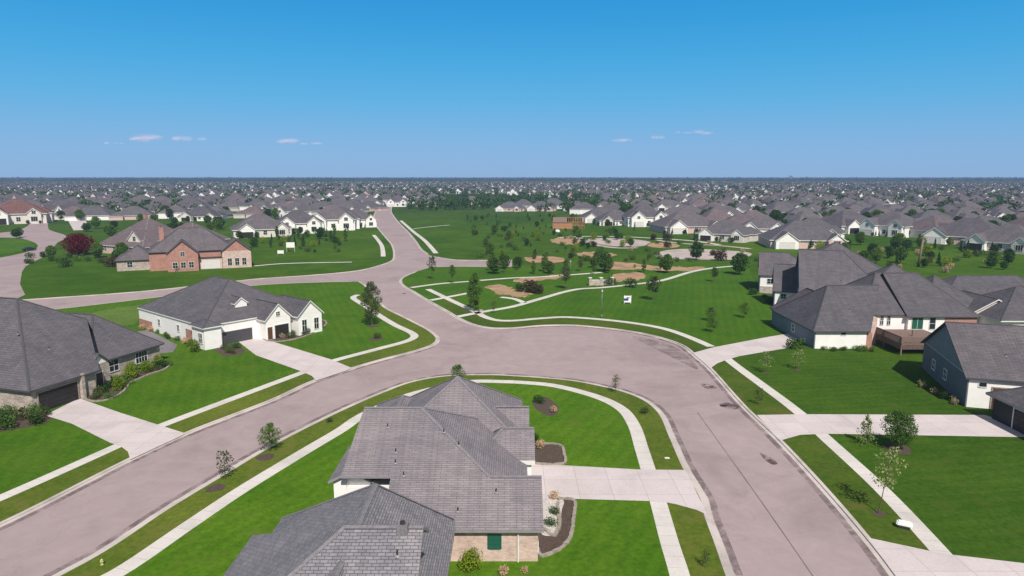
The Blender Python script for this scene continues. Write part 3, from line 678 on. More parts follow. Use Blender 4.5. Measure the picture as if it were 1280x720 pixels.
for nm in ('stain_a', 'stain_b', 'stain_c', 'stain_d'): sheet('road_stain', smooth_line(LAY[nm], 4, True), .0225, M['stain_dark'] if nm != 'stain_d' else M['stain_soft'])  # darker blotchy patches on the road surface
def gutter(line, a, b, off, w):
    l = offset(cut(line, a, b), off); A_, B2 = offset(l, w/2), offset(l, -w/2); n = len(l)
    me = bpy.data.meshes.new('gutter_stain'); me.from_pydata([(p.x, p.y, .0265) for p in A_]+[(p.x, p.y, .0265) for p in B2], [], [(i, n+i, n+i+1, i+1) for i in range(n-1)]); me.materials.append(M['stain'])
    structure('gutter_stain', me)
gutter(KS, (-36, 30), (13, 45), .55, .8); gutter(KW, (-48, 30), (-14, 112), -.55, .8); gutter(KN, (2, 123), (26.5, 40), -.55, .8)
ribbon('road_joint', LAY['joint_a'], .10, .0245, M['seam'], 3)
def edging(line, label):
    """irregular stones set edge to edge round a bed"""
    mb = MB(); r = random.Random(len(line)); L = [0.0]
    for i in range(1, len(line)): L.append(L[-1] + (line[i]-line[i-1]).length)
    n = int(L[-1]/.42); i = 0
    for k in range(n):
        d = L[-1]*k/n
        while L[i+1] < d: i += 1
        a = line[i].lerp(line[i+1], (d-L[i])/max(L[i+1]-L[i], 1e-5)); t = (line[i+1]-line[i]).normalized(); s = r.uniform(.22, .28)
        T = Matrix.Translation((a.x, a.y, .1)) @ Matrix.Rotation(math.atan2(t.y, t.x)+r.uniform(-.2, .2), 4, 'Z')
        mb.box(-s, s, -s*.55, s*.55, -.05, r.uniform(.10, .19), M['stone_edge'], T)
    return tag(mb.build('stone_edging'), label, 'edging')
edging(smooth_line(LAY['bed_l1'], 12, True), 'low stone edging round the curved bed beside the charcoal-roofed stone house')
edging(smooth_line(LAY['bed_l2'], 12, True), 'low stone edging round the flower bed before the white gables of the charcoal-roofed house')
edging(smooth_line(LAY['bed_mulch_a'], 8, True), 'dark low edging round the mulch bed beside the blush brick garage')
edging(smooth_line(LAY['bed_mulch_b'], 8, True), 'low edging round the mulch bed above the short driveway of the big grey roof')

# ---------------------------------------------------------------- the two houses under the camera
def rel(polys, cx, cy): return [[(p[0]-cx, p[1]-cy, p[2]) for p in q] for q in polys]
def relw(w, cx, cy): return (w[0]-cx, w[1]-cx, w[2]-cy, w[3]-cy) + tuple(w[4:])
cx, cy = -5.5, 57.0
A = thing('brick_house', 'large house with a broad weathered grey shingle roof and a blush brick garage wall', 'house', (cx, cy, .1))
main = [
    [(-9.4, 45.9, 2.7), (2.3, 45.9, 2.7), (2.3, 49.9, 5.02), (-1.7, 49.9, 5.02), (-7.7, 55.9, 8.5), (-12.6, 55.9, 8.5), (-13.3, 49.9, 5.02), (-9.4, 49.9, 5.02)],
    [(-7.7, 55.9, 8.5), (-1.7, 49.9, 5.02), (1.3, 46.9, 3.28), (1.3, 64.9, 3.28)],
    [(2.3, 49.9, 5.02), (2.3, 53.9, 2.7), (-1.7, 49.9, 5.02)],
    [(-12.6, 55.9, 8.5), (-7.7, 55.9, 8.5), (1.3, 64.9, 3.28), (-13.3, 64.9, 3.28)],
]
pyr = [[(-11.7, 57.9, 4.2), (1.1, 57.9, 4.2), (-5.3, 64.3, 8.75)], [(1.1, 57.9, 4.2), (1.1, 70.7, 4.2), (-5.3, 64.3, 8.75)],
       [(1.1, 70.7, 4.2), (-11.7, 70.7, 4.2), (-5.3, 64.3, 8.75)], [(-11.7, 70.7, 4.2), (-11.7, 57.9, 4.2), (-5.3, 64.3, 8.75)]]
aw = [dict(w=relw((-14.3, -8.5, 60, 71.5, 3.6, .62, 'y', 'hh', .45), cx, cy), wall='white'),
      dict(w=relw((-3, 1.7, 56.3, 60.6, 3.9, .85, 'x', 'hg', .3), cx, cy), wall='white', trim='trim', th=.4),
      dict(w=relw((-3, 1.4, 61.6, 64.4, 4.6, 1.1, 'x', 'hg', .25), cx, cy), wall='white', trim='trim', th=.45),
      dict(w=relw((-14.1, -11.2, 50.75, 57, 4.5, .5, 'y', 'gh', .35), cx, cy), wall='white')]
house(A, aw, 'roof_a', 'greytrim', 'cap', custom=[(rel(main, cx, cy), None), (rel(pyr, cx, cy), None)], capsize=.2)
def walls(root, cx, cy, rects):
    for (x0, x1, y0, y1, z1, k) in rects:
        mb = MB(); wall_box(mb, x0-cx, x1-cx, y0-cy, y1-cy, z1, M[k]); mb.build('wall', root)
walls(A, cx, cy, [(-9.0, 1.9, 46.35, 53.4, 2.55, 'brick_pink'), (-12.9, -1.0, 50.3, 64.4, 3.9, 'white'), (-2.2, .9, 53.42, 64.3, 3.0, 'white'), (-11.2, .65, 58.4, 70.2, 4.0, 'white')])
gb = MB(); gb.face([(-13.0-cx, 50.2-cy, 3.9), (-12.55-cx, 55.9-cy, 8.2), (-13.0-cx, 64.2-cy, 3.9)], M['white']); gb.build('gable', A)
garage_door(A, 1.9-cx, 49.9-cy, 4.9, 2.2, '+x', 'garage_white')
window(A, -1.28-cx, 46.35-cy, .85, .95, 1.1, '-y', 'green_paint', 'glass_green', (1, 2))
window(A, -11.9-cx, 50.3-cy, 1.0, 1.0, 1.3, '-y')
window(A, .65-cx, 67-cy, 1.0, 1.8, 1.5, '+x')
front_door(A, .9-cx, 55.2-cy, '+x')
dsp = MB(); dsp.tube((.45-cx, 46.28-cy, 0), (.45-cx, 46.28-cy, 2.5), .07, .07, M['trim']); dsp.build('downpipe', A)
def zmain(y): return 2.7+.58*(y-45.9)
vents(A, [(x-cx, y-cy, zmain(y)+.05) for x, y in ((-10.3, 54), (-9.3, 51.8), (-9.2, 50.9), (-8.4, 49.9), (-4.3, 52.4), (-1.2, 48.6), (-4.0, 47.2))])
vents(A, [(-5.6-cx, 53.5-cy, 7.2), (.2-cx, 60-cy, 4.1)])
cx, cy = -10.6, 36.0
B = thing('shingled_house', 'steep hipped house with coarse grey shingles and a stepped cross gable', 'house', (cx, cy, .1))
back = [[(-17.1, 47.3, 2.9), (-4.1, 47.0, 2.9), (-8.9, 41.9, 8.15)], [(-4.1, 47.0, 2.9), (-4.1, 16, 2.9), (-8.9, 16, 8.15), (-8.9, 41.9, 8.15)],
        [(-17.1, 16, 2.9), (-17.1, 47.3, 2.9), (-8.9, 41.9, 8.15), (-8.9, 16, 8.15)]]
near = [[(-4.8, 34.5, 9.2), (-9.1, 34.5, 9.2), (-17.6, 26, 3.93), (-4.8, 26, 3.93)], [(-9.1, 34.5, 9.2), (-17.6, 26, 3.93), (-17.6, 43, 3.93)],
        [(-4.8, 34.5, 9.2), (-4.8, 37.0, 7.65), (-11.6, 37.0, 7.65), (-9.1, 34.5, 9.2)]]
sg = relw((-6.5, -3.1, 30.8, 33.6, 4.6, .7, 'x', 'hg', .3), cx, cy)
house(B, [dict(w=sg, wall='brick_pink')], 'roof_b', 'greytrim', 'cap', custom=[(rel(back, cx, cy), None), (rel(near, cx, cy), None)], capsize=.2)
walls(B, cx, cy, [(-16.6, -4.6, 16.2, 46.8, 2.75, 'brick_pink'), (-8.5, -5.2, 27, 35.8, 7.2, 'brick_pink')])
gb = MB(); gb.face([(-5.15-cx, 35.8-cy, 7.1), (-5.15-cx, 27.5-cy, 4.7), (-5.15-cx, 34.5-cy, 9.0)], M['brick_pink']); gb.build('gable', B)
vents(B, [(-7.7-cx, 41.6-cy, 6.0), (-6.0-cx, 33.0-cy, 8.35)])
cb = MB(); cb.box(-6.2-cx, -5.6-cx, 34.0-cy, 34.6-cy, 8.0, 9.45, M['cap']); cb.tube((-5.9-cx, 34.3-cy, 9.45), (-5.9-cx, 34.3-cy, 9.6), .16, .13, M['iron']); cb.build('chimney', B)

# ---------------------------------------------------------------- houses across the street
H1 = thing('stone_house', 'charcoal-roofed house with buff stone garage and dark open garage door', 'house', (-56.9, 77.6, .1), R(-17.3))
A_, A2_, B_, E_ = (-12, 8.5, 12), (-19, 8.5, 12), (-6.9, 14.2, 8.36), (.5, 9.0, 3.1)
tall = [[(.5, -.45, 3.1), E_, B_, A_], [(-28.5, -.45, 3.1), (.5, -.45, 3.1), A_, A2_], [A_, B_, (-9, 18, 3.1)], [A_, (-9, 18, 3.1), (-28.5, 18, 3.1), A2_], [(-28.5, 18, 3.1), (-28.5, -.45, 3.1), A2_]]
house(H1, [dict(w=(-20, -4.0, 11.8, 23.5, 3.3, .84, 'x', 'hh', .5), wall='stone'), dict(w=(-8, -1.2, 8.9, 12.0, 3.5, .85, 'x', 'hg', .3), wall='stone', gable='white'),
           dict(w=(-34, -22, -5, 8, 3.3, .7, 'x', 'hh', .5), wall='stone')], 'roof_mid', 'darktrim', 'cap_dark', custom=[(tall, None)])
for x0, x1, y0, y1, z1 in ((-27.8, 0, .05, 8.7, 3.0), (-24, -4.2, 8, 17.4, 3.0)):
    mb = MB(); wall_box(mb, x0, x1, y0, y1, z1, M['stone']); mb.build('wall', H1)
gb = MB(); gb.face([(.3, 8.95, 2.9), (-6.95, 14.1, 8.1), (-6.95, 14.1, 2.9)], M['white']); gb.build('gable', H1)
garage_door(H1, 0, 3.45, 5.2, 2.35, '+x', 'garage', 'stone_edge')  # near-black panels paint the shade inside the open garage
front_door(H1, -1.2, 10.3, '+x'); window(H1, -4.0, 15.2, 1.5, 1.6, .9, '+x'); window(H1, -4.0, 20.0, 2.0, 1.6, .9, '+x', bars=(3, 1)); window(H1, -6, .06, 1.2, 1.4, 1.1, '-y')
vents(H1, [(-7, 4.5, 8.4), (-16, 4.5, 8.1), (-13, 3, 6.6), (-4, 6, 6.3)])
post = MB(); post.box(.05, .5, 6.35, 6.8, -.1, 3.3, M['stone']); post.build('porch_column', H1)
H2 = thing('white_house', 'white house with charcoal hipped roof, brick base and two white front gables', 'house', (-49.4, 108.7, .1), R(-39.7))
house(H2, [dict(w=(-27, -1.5, 0, 20, 3.9, .56, 'x', 'hh', .2), wall='white'), dict(w=(-9, 1.2, 9.4, 14.2, 3.8, 1.0, 'x', 'hg', .3), wall='white'),
           dict(w=(-9, 2.4, 15.0, 19.9, 3.8, .95, 'x', 'hg', .35), wall='white'), dict(w=(-9, -4.3, 7.0, 9.2, 6.3, .8, 'x', 'hg', .2), wall='white', z0=4.2),
           dict(w=(-4.5, -.3, -.7, 2.2, 3.9, .5, 'x', 'hh', .35), wall='white'), dict(w=(-16, -10, 10, 17, 5.6, .55, 'x', 'hh', .4), wall='white', z0=4)], 'roof_dark', 'trim', 'cap_dark')
for x0, x1, h in ((-27.06, -21.5, 1.7), (-8.2, -4.6, 2.4)):
    b = MB(); b.box(x0, x1, -.07, .1, -.1, h, M['brick']); b.build('brick_base', H2)
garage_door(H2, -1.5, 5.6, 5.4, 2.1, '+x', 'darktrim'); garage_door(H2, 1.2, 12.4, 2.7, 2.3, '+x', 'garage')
window(H2, 2.4, 16.2, .9, 2.0, .7, '+x'); window(H2, 2.4, 18.7, .9, 2.0, .7, '+x'); window(H2, 1.2, 11.8, .7, .7, 4.0, '+x'); window(H2, -1.6, -.7, 1.3, 1.6, 1.0, '-y', bars=(2, 1))
for x in (-18.5, -11): window(H2, x, 0, .9, 1.1, 1.5, '-y')
front_door(H2, 1.2, 10.1, '+x', .9)
vents(H2, [(-20, 5, 6.9), (-14, 4, 6.3), (-24, 8, 6.2), (-6, 7.5, 6.2)])
H3 = thing('red_brick_house', 'red brick house with tall front gable, slate roof and a brick end gable', 'house', (-106, 202, .05), R(25))
house(H3, [dict(w=(-2, 22, 3, 20, 6.0, .72, 'x', 'hh', .5), wall='brick'), dict(w=(3, 11.4, -1.4, 10, 5.6, .86, 'y', 'gh', .35), wall='brick'),
           dict(w=(18.2, 26.6, .8, 14, 5.4, .82, 'y', 'gh', .35), wall='brick_pink', gable='brick'), dict(w=(-11, 0, 7, 21, 3.5, .62, 'y', 'hh', .5), wall='stone')], 'roof_mid', 'darktrim', 'cap_dark')
gw = MB(); gw.box(11.5, 18.1, 1.2, 3.1, -.1, 3.4, M['pinkwall']); gw.box(11.3, 18.15, .9, 3.1, 3.402, 3.55, M['darktrim']); gw.build('garage_front', H3)
garage_door(H3, 14.8, 1.2, 5.0, 2.4, '-y', 'garage_white')
for x in (5.0, 7.2, 9.4): window(H3, x, -1.4, 1.3, 1.7, 1.0, '-y')
window(H3, 7.2, -1.4, 1.2, 1.2, 4.6, '-y')
for x in (20.3, 22.4, 24.5): window(H3, x, .8, 1.2, 2.2, .8, '-y')
window(H3, -7.5, 7, 1.4, 1.6, 1.0, '-y'); chimney(H3, 1.5, 12, 6, 12.4, 1.3, .9)
H4 = thing('blush_brick_house', 'broad brown-grey roofed house with one low blush brick side beside a maroon tree', 'house', (-155, 255, .05), R(-26))
house(H4, [dict(w=(0, 25, 0, 24, 3.4, .78, 'x', 'hh', .5), wall='brick_pink'), dict(w=(20, 40, 8, 25, 5.2, .7, 'x', 'hh', .5), wall='cream'), dict(w=(15, 22, 1.6, 10, 5.6, .9, 'y', 'gh', .4), wall='cream', z0=2)], 'roof_brown', 'trim', 'cap')
for x in (4, 9, 13): window(H4, x, 0, 1.2, 1.5, 1.0, '-y')
window(H4, 18.5, 1.6, 1.6, 1.6, 5.0, '-y'); window(H4, 30, 8, 1.6, 1.8, 1.6, '-y'); chimney(H4, 10, 13, 9, 14, 1.4, 1.0)

# ---------------------------------------------------------------- houses behind the dark lawns
def at_world(name, label, x, y, wings, roofm, trim='darktrim', rz=0.0, front=None):
    t = thing(name, label, 'house', (x, y, .1), rz)
    house(t, [dict(d, w=relw(d['w'], x, y)) for d in wings], roofm, trim, 'cap_dark', custom=[(rel(front, x, y), None)] if front else None); return t
X1, Y1 = 64, 121
E1 = at_world('deck_house', 'long white house with slate hip roofs, brick corner and raised brown deck', X1, Y1, [
    dict(w=(50.1, 59, 113.5, 129, 3.5, .95, 'y', 'hh', .4), wall='bluegrey', roof='roof_brown'), dict(w=(61.4, 73, 115.9, 134, 4.7, .64, 'x', 'hg', .4), wall='white', roof='roof_mid'),
    dict(w=(68.3, 80, 115.2, 132.4, 4.6, .70, 'x', 'gh', .45), wall='white', roof='roof_dark'), dict(w=(74, 86, 119, 137, 4.2, .6, 'x', 'hh', .45), wall='white')], 'roof_dark', 'darktrim', front=[[(49.35, 109.05, 3.0), (58.7, 109.05, 3.0), (64.4, 118.25, 9.25), (55.4, 118.25, 9.25)], [(49.35, 109.05, 3.0), (49.35, 127.4, 3.0), (55.4, 118.25, 9.25)], [(49.35, 127.4, 3.0), (66, 127.4, 3.0), (64.4, 118.25, 9.25), (55.4, 118.25, 9.25)]])
walls(E1, X1, Y1, [(49.8, 58.3, 109.5, 126.9, 3.2, 'white'), (58.3, 61.5, 112.5, 126.8, 4.6, 'brick_pink')])
b = MB(); b.box(74.6-X1, 80.06-X1, 115.12-Y1, 115.4-Y1, -.1, 4.2, M['brick']); b.build('brick_corner', E1)
b = MB(); b.box(58.32-X1, 59.3-X1, 109.6-Y1, 112.4-Y1, -.1, 2.6, M['brick']); b.build('brick_pier', E1)
b = MB(); b.box(49.74-X1, 49.9-X1, 109.44-Y1, 126.9-Y1, -.1, 3.1, M['bluegrey']); b.build('side_cladding', E1)  # overlay that paints the unlit end wall blue-grey
for x in (62.9, 64.1, 65.3): window(E1, x-X1, 115.9-Y1, .55, 1.6, 2.6, '-y')
window(E1, 69.9-X1, 115.2-Y1, 1.9, 2.1, 2.0, '-y', 'trim', 'glass_green', (1, 0)); window(E1, 72.5-X1, 115.2-Y1, 1.0, 2.0, 2.0, '-y', bars=(0, 1)); window(E1, 54.5-X1, 109.5-Y1, .8, .45, 2.3, '-y', bars=(0, 0)); window(E1, 49.74-X1, 118-Y1, 1.2, 1.3, 1.0, '-x')
vents(E1, [(57-X1, 113-Y1, 5.7), (69.8-X1, 118-Y1, 6.3), (78.5-X1, 117.2-Y1, 5.2)])
dk = MB(); x0, x1, y0, y1 = 61.5-X1, 71-X1, 105-Y1, 115.3-Y1
dk.box(x0, x1, y0, y1, 1.75, 1.95, M['deck'])
for xx in (x0+.1, (x0+x1)/2, x1-.1):
    for yy in (y0+.1, (y0+y1)/2): dk.box(xx-.1, xx+.1, yy-.1, yy+.1, -.1, 3.0, M['deck'])
dk.box(x0, x1, y0-.03, y0+.03, 2.9, 3.02, M['deck']); dk.box(x0-.03, x0+.03, y0+.04, y1, 2.9, 3.02, M['deck'])
for i in range(48): dk.box(x0+.1+i*.195, x0+.22+i*.195, y0-.02, y0+.02, 1.0, 2.9, M['deck'])
for i in range(50): dk.box(x0-.02, x0+.02, y0+.15+i*.2, y0+.27+i*.2, 1.0, 2.9, M['deck'])
dk.build('deck', E1)
E2 = thing('gabled_house', 'white house with blue-grey shaded gable end and charcoal roof beside the dark lawn', 'house', (55.8, 80.6, .1), R(-16.3))
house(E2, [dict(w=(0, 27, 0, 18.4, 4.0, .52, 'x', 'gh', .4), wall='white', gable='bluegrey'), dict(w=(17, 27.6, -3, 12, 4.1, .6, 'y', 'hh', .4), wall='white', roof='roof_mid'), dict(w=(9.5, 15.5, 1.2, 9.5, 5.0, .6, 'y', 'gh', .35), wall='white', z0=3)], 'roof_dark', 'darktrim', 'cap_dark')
b = MB(); b.box(-.06, .1, -.06, 18.3, -.1, 3.85, M['dark_siding']); b.build('side_cladding', E2)  # thin overlay, the side's shade is painted into its dark colour
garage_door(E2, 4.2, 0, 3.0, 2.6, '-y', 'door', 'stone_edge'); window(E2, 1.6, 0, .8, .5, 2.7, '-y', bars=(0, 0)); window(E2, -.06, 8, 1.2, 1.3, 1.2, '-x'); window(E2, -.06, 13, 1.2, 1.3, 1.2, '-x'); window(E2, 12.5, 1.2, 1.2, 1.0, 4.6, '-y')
vents(E2, [(5, 3.6, 5.9), (18, 4.5, 6.4)])
X3, Y3 = 92, 126
E3 = at_world('slate_roof_house', 'slate hip-roofed house with pale eaves standing behind the deck house', X3, Y3, [
    dict(w=(80.8, 108, 126.5, 142, 4.3, .56, 'x', 'hh', .5), wall='cream'), dict(w=(82.5, 101, 112.6, 127, 4.4, .6, 'x', 'hh', .5), wall='white'), dict(w=(80.5, 90, 118, 132, 4.2, .55, 'y', 'gh', .4), wall='cream')], 'roof_dark', 'trim')
window(E3, 88-X3, 112.6-Y3, 1.4, 1.4, 1.2, '-y'); vents(E3, [(86-X3, 116-Y3, 6.5), (92-X3, 130-Y3, 6.4)])
X4, Y4 = 66, 68
E4 = at_world('garage_house', 'charcoal-roofed house with deep shaded garage at the end of the wide driveway', X4, Y4, [
    dict(w=(56.2, 80, 58, 76.5, 3.3, .6, 'x', 'hh', .6), wall='garage')], 'roof_dark', 'greytrim')  # walls coloured near-black to carry their shade
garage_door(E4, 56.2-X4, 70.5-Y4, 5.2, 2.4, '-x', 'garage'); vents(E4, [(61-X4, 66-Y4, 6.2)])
E5 = thing('charcoal_roof_house', 'charcoal-roofed white house with steep stepped gables between two others', 'house', (57.2, 146.5, .1), R(-19))
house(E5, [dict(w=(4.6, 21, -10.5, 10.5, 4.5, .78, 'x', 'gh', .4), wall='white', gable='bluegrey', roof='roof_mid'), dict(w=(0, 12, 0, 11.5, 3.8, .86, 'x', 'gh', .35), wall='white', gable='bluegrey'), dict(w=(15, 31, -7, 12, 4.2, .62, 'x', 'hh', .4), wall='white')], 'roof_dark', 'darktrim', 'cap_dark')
b = MB(); b.box(-.07, .1, -.07, 11.4, -.1, 3.65, M['bluegrey']); b.build('side_cladding', E5)  # added skin, shade of the left wall painted in
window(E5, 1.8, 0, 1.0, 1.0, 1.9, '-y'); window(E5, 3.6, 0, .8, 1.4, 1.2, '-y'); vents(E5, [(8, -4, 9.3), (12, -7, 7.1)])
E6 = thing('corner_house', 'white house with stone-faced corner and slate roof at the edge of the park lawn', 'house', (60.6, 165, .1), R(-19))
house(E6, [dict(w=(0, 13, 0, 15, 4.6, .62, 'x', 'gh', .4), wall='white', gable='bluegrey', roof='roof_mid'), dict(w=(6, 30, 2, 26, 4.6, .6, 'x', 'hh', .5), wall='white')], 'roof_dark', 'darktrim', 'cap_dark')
b = MB(); b.box(-.07, .1, -.06, 14.9, -.1, 4.45, M['bluegrey']); b.build('side_cladding', E6)  # added skin over white wall, coloured as its shaded side
b = MB(); b.box(.1, 6, -.1, .1, -.1, 1.6, M['stone']); b.build('stone_base', E6)
window(E6, 2.4, 0, 1.4, 1.2, 2.3, '-y'); window(E6, 5, 0, .8, 1.4, 2.0, '-y'); vents(E6, [(5, 3, 6.8)])
# ---------------------------------------------------------------- prototypes for the streets further off
def proto_house(seed, roofm, wallm, gablem, w, d, ev, pitch, name, label, plain_far=False):
    r = random.Random(seed); t = thing(name, label, 'house')
    wings = [dict(w=(-w/2, w/2, -d/2, d/2, ev, pitch, 'x', r.choice(['hh', 'hg', 'hh']), .5), wall=wallm)]
    g1 = r.uniform(5, 7.5); gx = -w/2 + r.uniform(.5, 2)
    wings.append(dict(w=(gx, gx+g1, -d/2-r.uniform(1.5, 3.5), 0, ev-.1, pitch*1.25, 'y', 'gh', .35), wall=gablem))
    g2 = r.uniform(4, 6.5); gx2 = w/2 - g2 - r.uniform(.3, 2)
    wings.append(dict(w=(gx2, gx2+g2, -d/2-r.uniform(.8, 2.2), 0, ev+.05, pitch*1.3, 'y', 'gh', .35), wall=wallm, gable=gablem))
    wings.append(dict(w=(w/2-7, w/2+1.5, -1, d/2+2.5, ev-.2, pitch, 'y', 'hh', .4), wall=wallm))
    house(t, wings, roofm, 'trim', None, th=.25)
    y1 = wings[1]['w'][2]; y2 = wings[2]['w'][2]
    garage_door(t, gx+g1/2, y1, min(4.8, g1-1.2), 2.4, '-y', r.choice(['garage', 'garage_white']))
    window(t, gx2+g2/2, y2, 2.2, 1.9, 1.0, '-y', bars=(2, 0))
    window(t, (gx+g1+gx2)/2, -d/2, 1.4, 1.6, 1.1, '-y')
    if ev > 4: window(t, gx2+g2/2, y2, 1.4, 1.3, 4.0, '-y'); window(t, gx+g1/2, y1, 1.3, 1.2, 3.9, '-y')
    for sx, dd in ((-w/2, '-x'), (w/2, '+x')):
        window(t, sx, -d*.28, 1.2, 1.4, 1.2, dd)
    if r.random() < .5: chimney(t, r.uniform(-4, 4), 1.5, ev, ev+pitch*d/2+1.0, 1.2, .9, 'stone')
    return t
KINDS = [('slate_house', 'roof_mid', 'cream', 'white', 'slate-roofed pale house', 22, 18, 3.6, .62), ('brown_roof_house', 'roof_brown', 'cream', 'cream', 'brown-roofed cream house', 21, 17, 3.5, .6),
         ('pale_house', 'roof_mid', 'white', 'white', 'slate-roofed bright white house', 19, 16, 4.8, .66), ('brick_gable_house', 'roof_brown', 'brick_pink', 'cream', 'brown-roofed blush brick house', 23, 19, 3.2, .66),
         ('charcoal_house', 'roof_dark', 'white', 'cream', 'charcoal-roofed white house', 24, 19, 3.3, .62), ('red_roof_house', 'roof_red', 'cream', 'white', 'red-roofed cream house', 20, 16, 4.4, .62),
         ('grey_gable_house', 'roof_mid', 'pinkwall', 'white', 'slate-roofed pink-walled house', 25, 20, 3.2, .58)]
used = {}
PH = []
for i, (nm, rm, wm, gm, lb, w, d, ev, pt) in enumerate(KINDS):
    PH.append(proto_house(100+i, rm, wm, gm, w, d, ev, pt, nm, lb))
def place_house(k, x, y, rz, label, group=None, s=1.0):
    o = PH[k] if not used.get(k) else copy_tree(PH[k]); used[k] = 1
    o.location = (x, y, .02); o.rotation_euler = (0, 0, rz); o.scale = (s, s, s)
    o['label'] = label
    if group: o['group'] = group
    elif 'group' in o: del o['group']
    placed.append((x, y)); return o
placed = [(-106, 210), (-145, 262), (-120, 272), (64, 121), (66, 86), (92, 126), (66, 68), (73, 141), (74, 176)]
manual = [
    (6, 119, 281, R(-8), 1.15, 'large slate-roofed house with long pink wall behind the park-edge corner house'),
    (0, 97, 308, R(-35), 1.0, 'slate-roofed pale house with bright gables at the bend of the pale street'),
    (2, 118, 322, R(-20), 1.05, 'bright white house tucked behind the pink-walled slate house'),
    (4, 140, 318, R(-25), 1.0, 'charcoal-roofed white house behind the long pink wall'), (4, 62, 410, R(4), .95, 'charcoal-roofed white house wedged between the pink-walled and bright white fronts'),
    (1, 118, 352, R(-10), 1.1, 'brown-roofed cream house in the second line behind the pale curved street'), (6, 90, 356, R(8), 1.2, 'pink-walled slate house with low wide front facing the pale curved street'),
    (2, 77, 402, R(5), 1.2, 'bright white wide house near the timber-framed house with dark shrubs in front'),
    (6, 57, 436, R(0), 1.05, 'pink-walled slate house just behind the timber-framed house'),
    (0, 174, 356, R(18), 1.2, 'slate-roofed pale house first in the row above the green back gardens'),
    (2, 186, 333, R(-60), 1.15, 'bright white house with steep front gable in the row above the back gardens'),
    (1, 200, 322, R(20), 1.2, 'brown-roofed cream house behind the leaning utility pole'),
    (6, 197, 293, R(-50), 1.2, 'pink-walled slate house with sloping white gable beyond the back gardens'),
    (0, 193, 264, R(-60), 1.1, 'slate-roofed pale house nearest the end of the green back gardens'),
    (0, -122, 331, R(25), 1.15, 'slate-roofed pale house first in the row beyond the sign lawn'),
    (2, -110, 352, R(20), 1.15, 'bright white gabled house second in the row beyond the sign lawn'),
    (2, -98, 374, R(10), 1.3, 'tall bright white gabled house in the row beyond the sign lawn'),
    (2, -89, 392, R(25), 1.0, 'bright white gabled house last in the row next to the straight street'),
    (5, -306, 425, R(30), 1.5, 'large red-roofed house with white gable beside the far loop of street'),
    (2, -318, 490, R(-20), 1.2, 'white house with twin gables beyond the red-roofed house'),
    (0, -255, 545, R(15), 1.3, 'slate-roofed pale house among trees behind the loop of street'),
    (4, -205, 452, R(10), 1.0, 'charcoal-roofed white house behind the broad brown-grey roof'),
    (2, -150, 480, R(-20), 1.1, 'white two-storey house standing alone among trees beyond the brick houses'),
    (5, -335, 345, R(60), 1.2, 'red-roofed house at the edge of the loop street lawn'),
]
for k, x, y, rz, s, lb in manual: place_house(k, x, y, rz, lb, None, s)

# streets running back to the woods: the nearest houses are things, the far ones read as one mass
cand = []
r = random.Random(11)
yy = 335.0; row = 0
while yy < 3400:
    half = .80*yy + 60; sp = 23 + min(yy, 2500)*.0022
    x = -half + r.uniform(0, 20)
    while x < half:
        jx, jy = r.uniform(-4, 4), r.uniform(-7, 7) + 26*math.sin(x*.0052+row*.7) + 10*math.sin(x*.017+row)
        X, Y = x + jx, yy + jy
        dens = math.sin(X*.0061+1.3)*math.sin(Y*.0047+.4)+.5*math.sin(X*.017+Y*.006)
        keep = dens > -.72 and r.random() < .93
        if -125 < X < 52 and Y < 575: keep = False
        if Y < 560 and -60 < X < 150 and Y < 425-X*.25: keep = False
        if 52 <= X < 240 and Y < 365 - .06*(X-52): keep = False
        if -240 < X < -60 and Y < 440: keep = False
        if X < -230 and Y < 455: keep = False
        if abs(X+105) < 16 and Y < 640: keep = False
        if -90 < X < 60 and 560 < Y < 660 and X < -30: keep = False
        if keep and all((X-a)**2+(Y-b)**2 > 20.5**2 for a, b in placed): cand.append((X, Y, (0 if row % 2 == 0 else math.pi)+.25*math.cos(x*.0052+row*.7)+r.uniform(-.2, .2), r.random()))
        x += sp*r.uniform(.92, 1.15)
    yy += (34 if row % 2 == 0 else 48) + yy*.008; row += 1
cand.sort(key=lambda c: c[0]**2+c[1]**2)
n_ind = 262
WORD = {0: 'slate-roofed pale house', 1: 'brown-roofed cream house', 2: 'slate-roofed bright white house', 3: 'brown-roofed blush brick house', 4: 'charcoal-roofed white house', 5: 'red-roofed cream house', 6: 'slate-roofed pink-walled house'}
for X, Y, rz, q in cand[:n_ind]:
    k = [0, 0, 1, 2, 2, 3, 4, 6, 0, 2, 1, 6][int(q*12)]
    place_house(k, X, Y, rz, 'small distant ' + WORD[k] + ' in the estate streets below the horizon', WORD[k]+'s of the distant estate', r.uniform(.85, 1.05))
fb = MB()
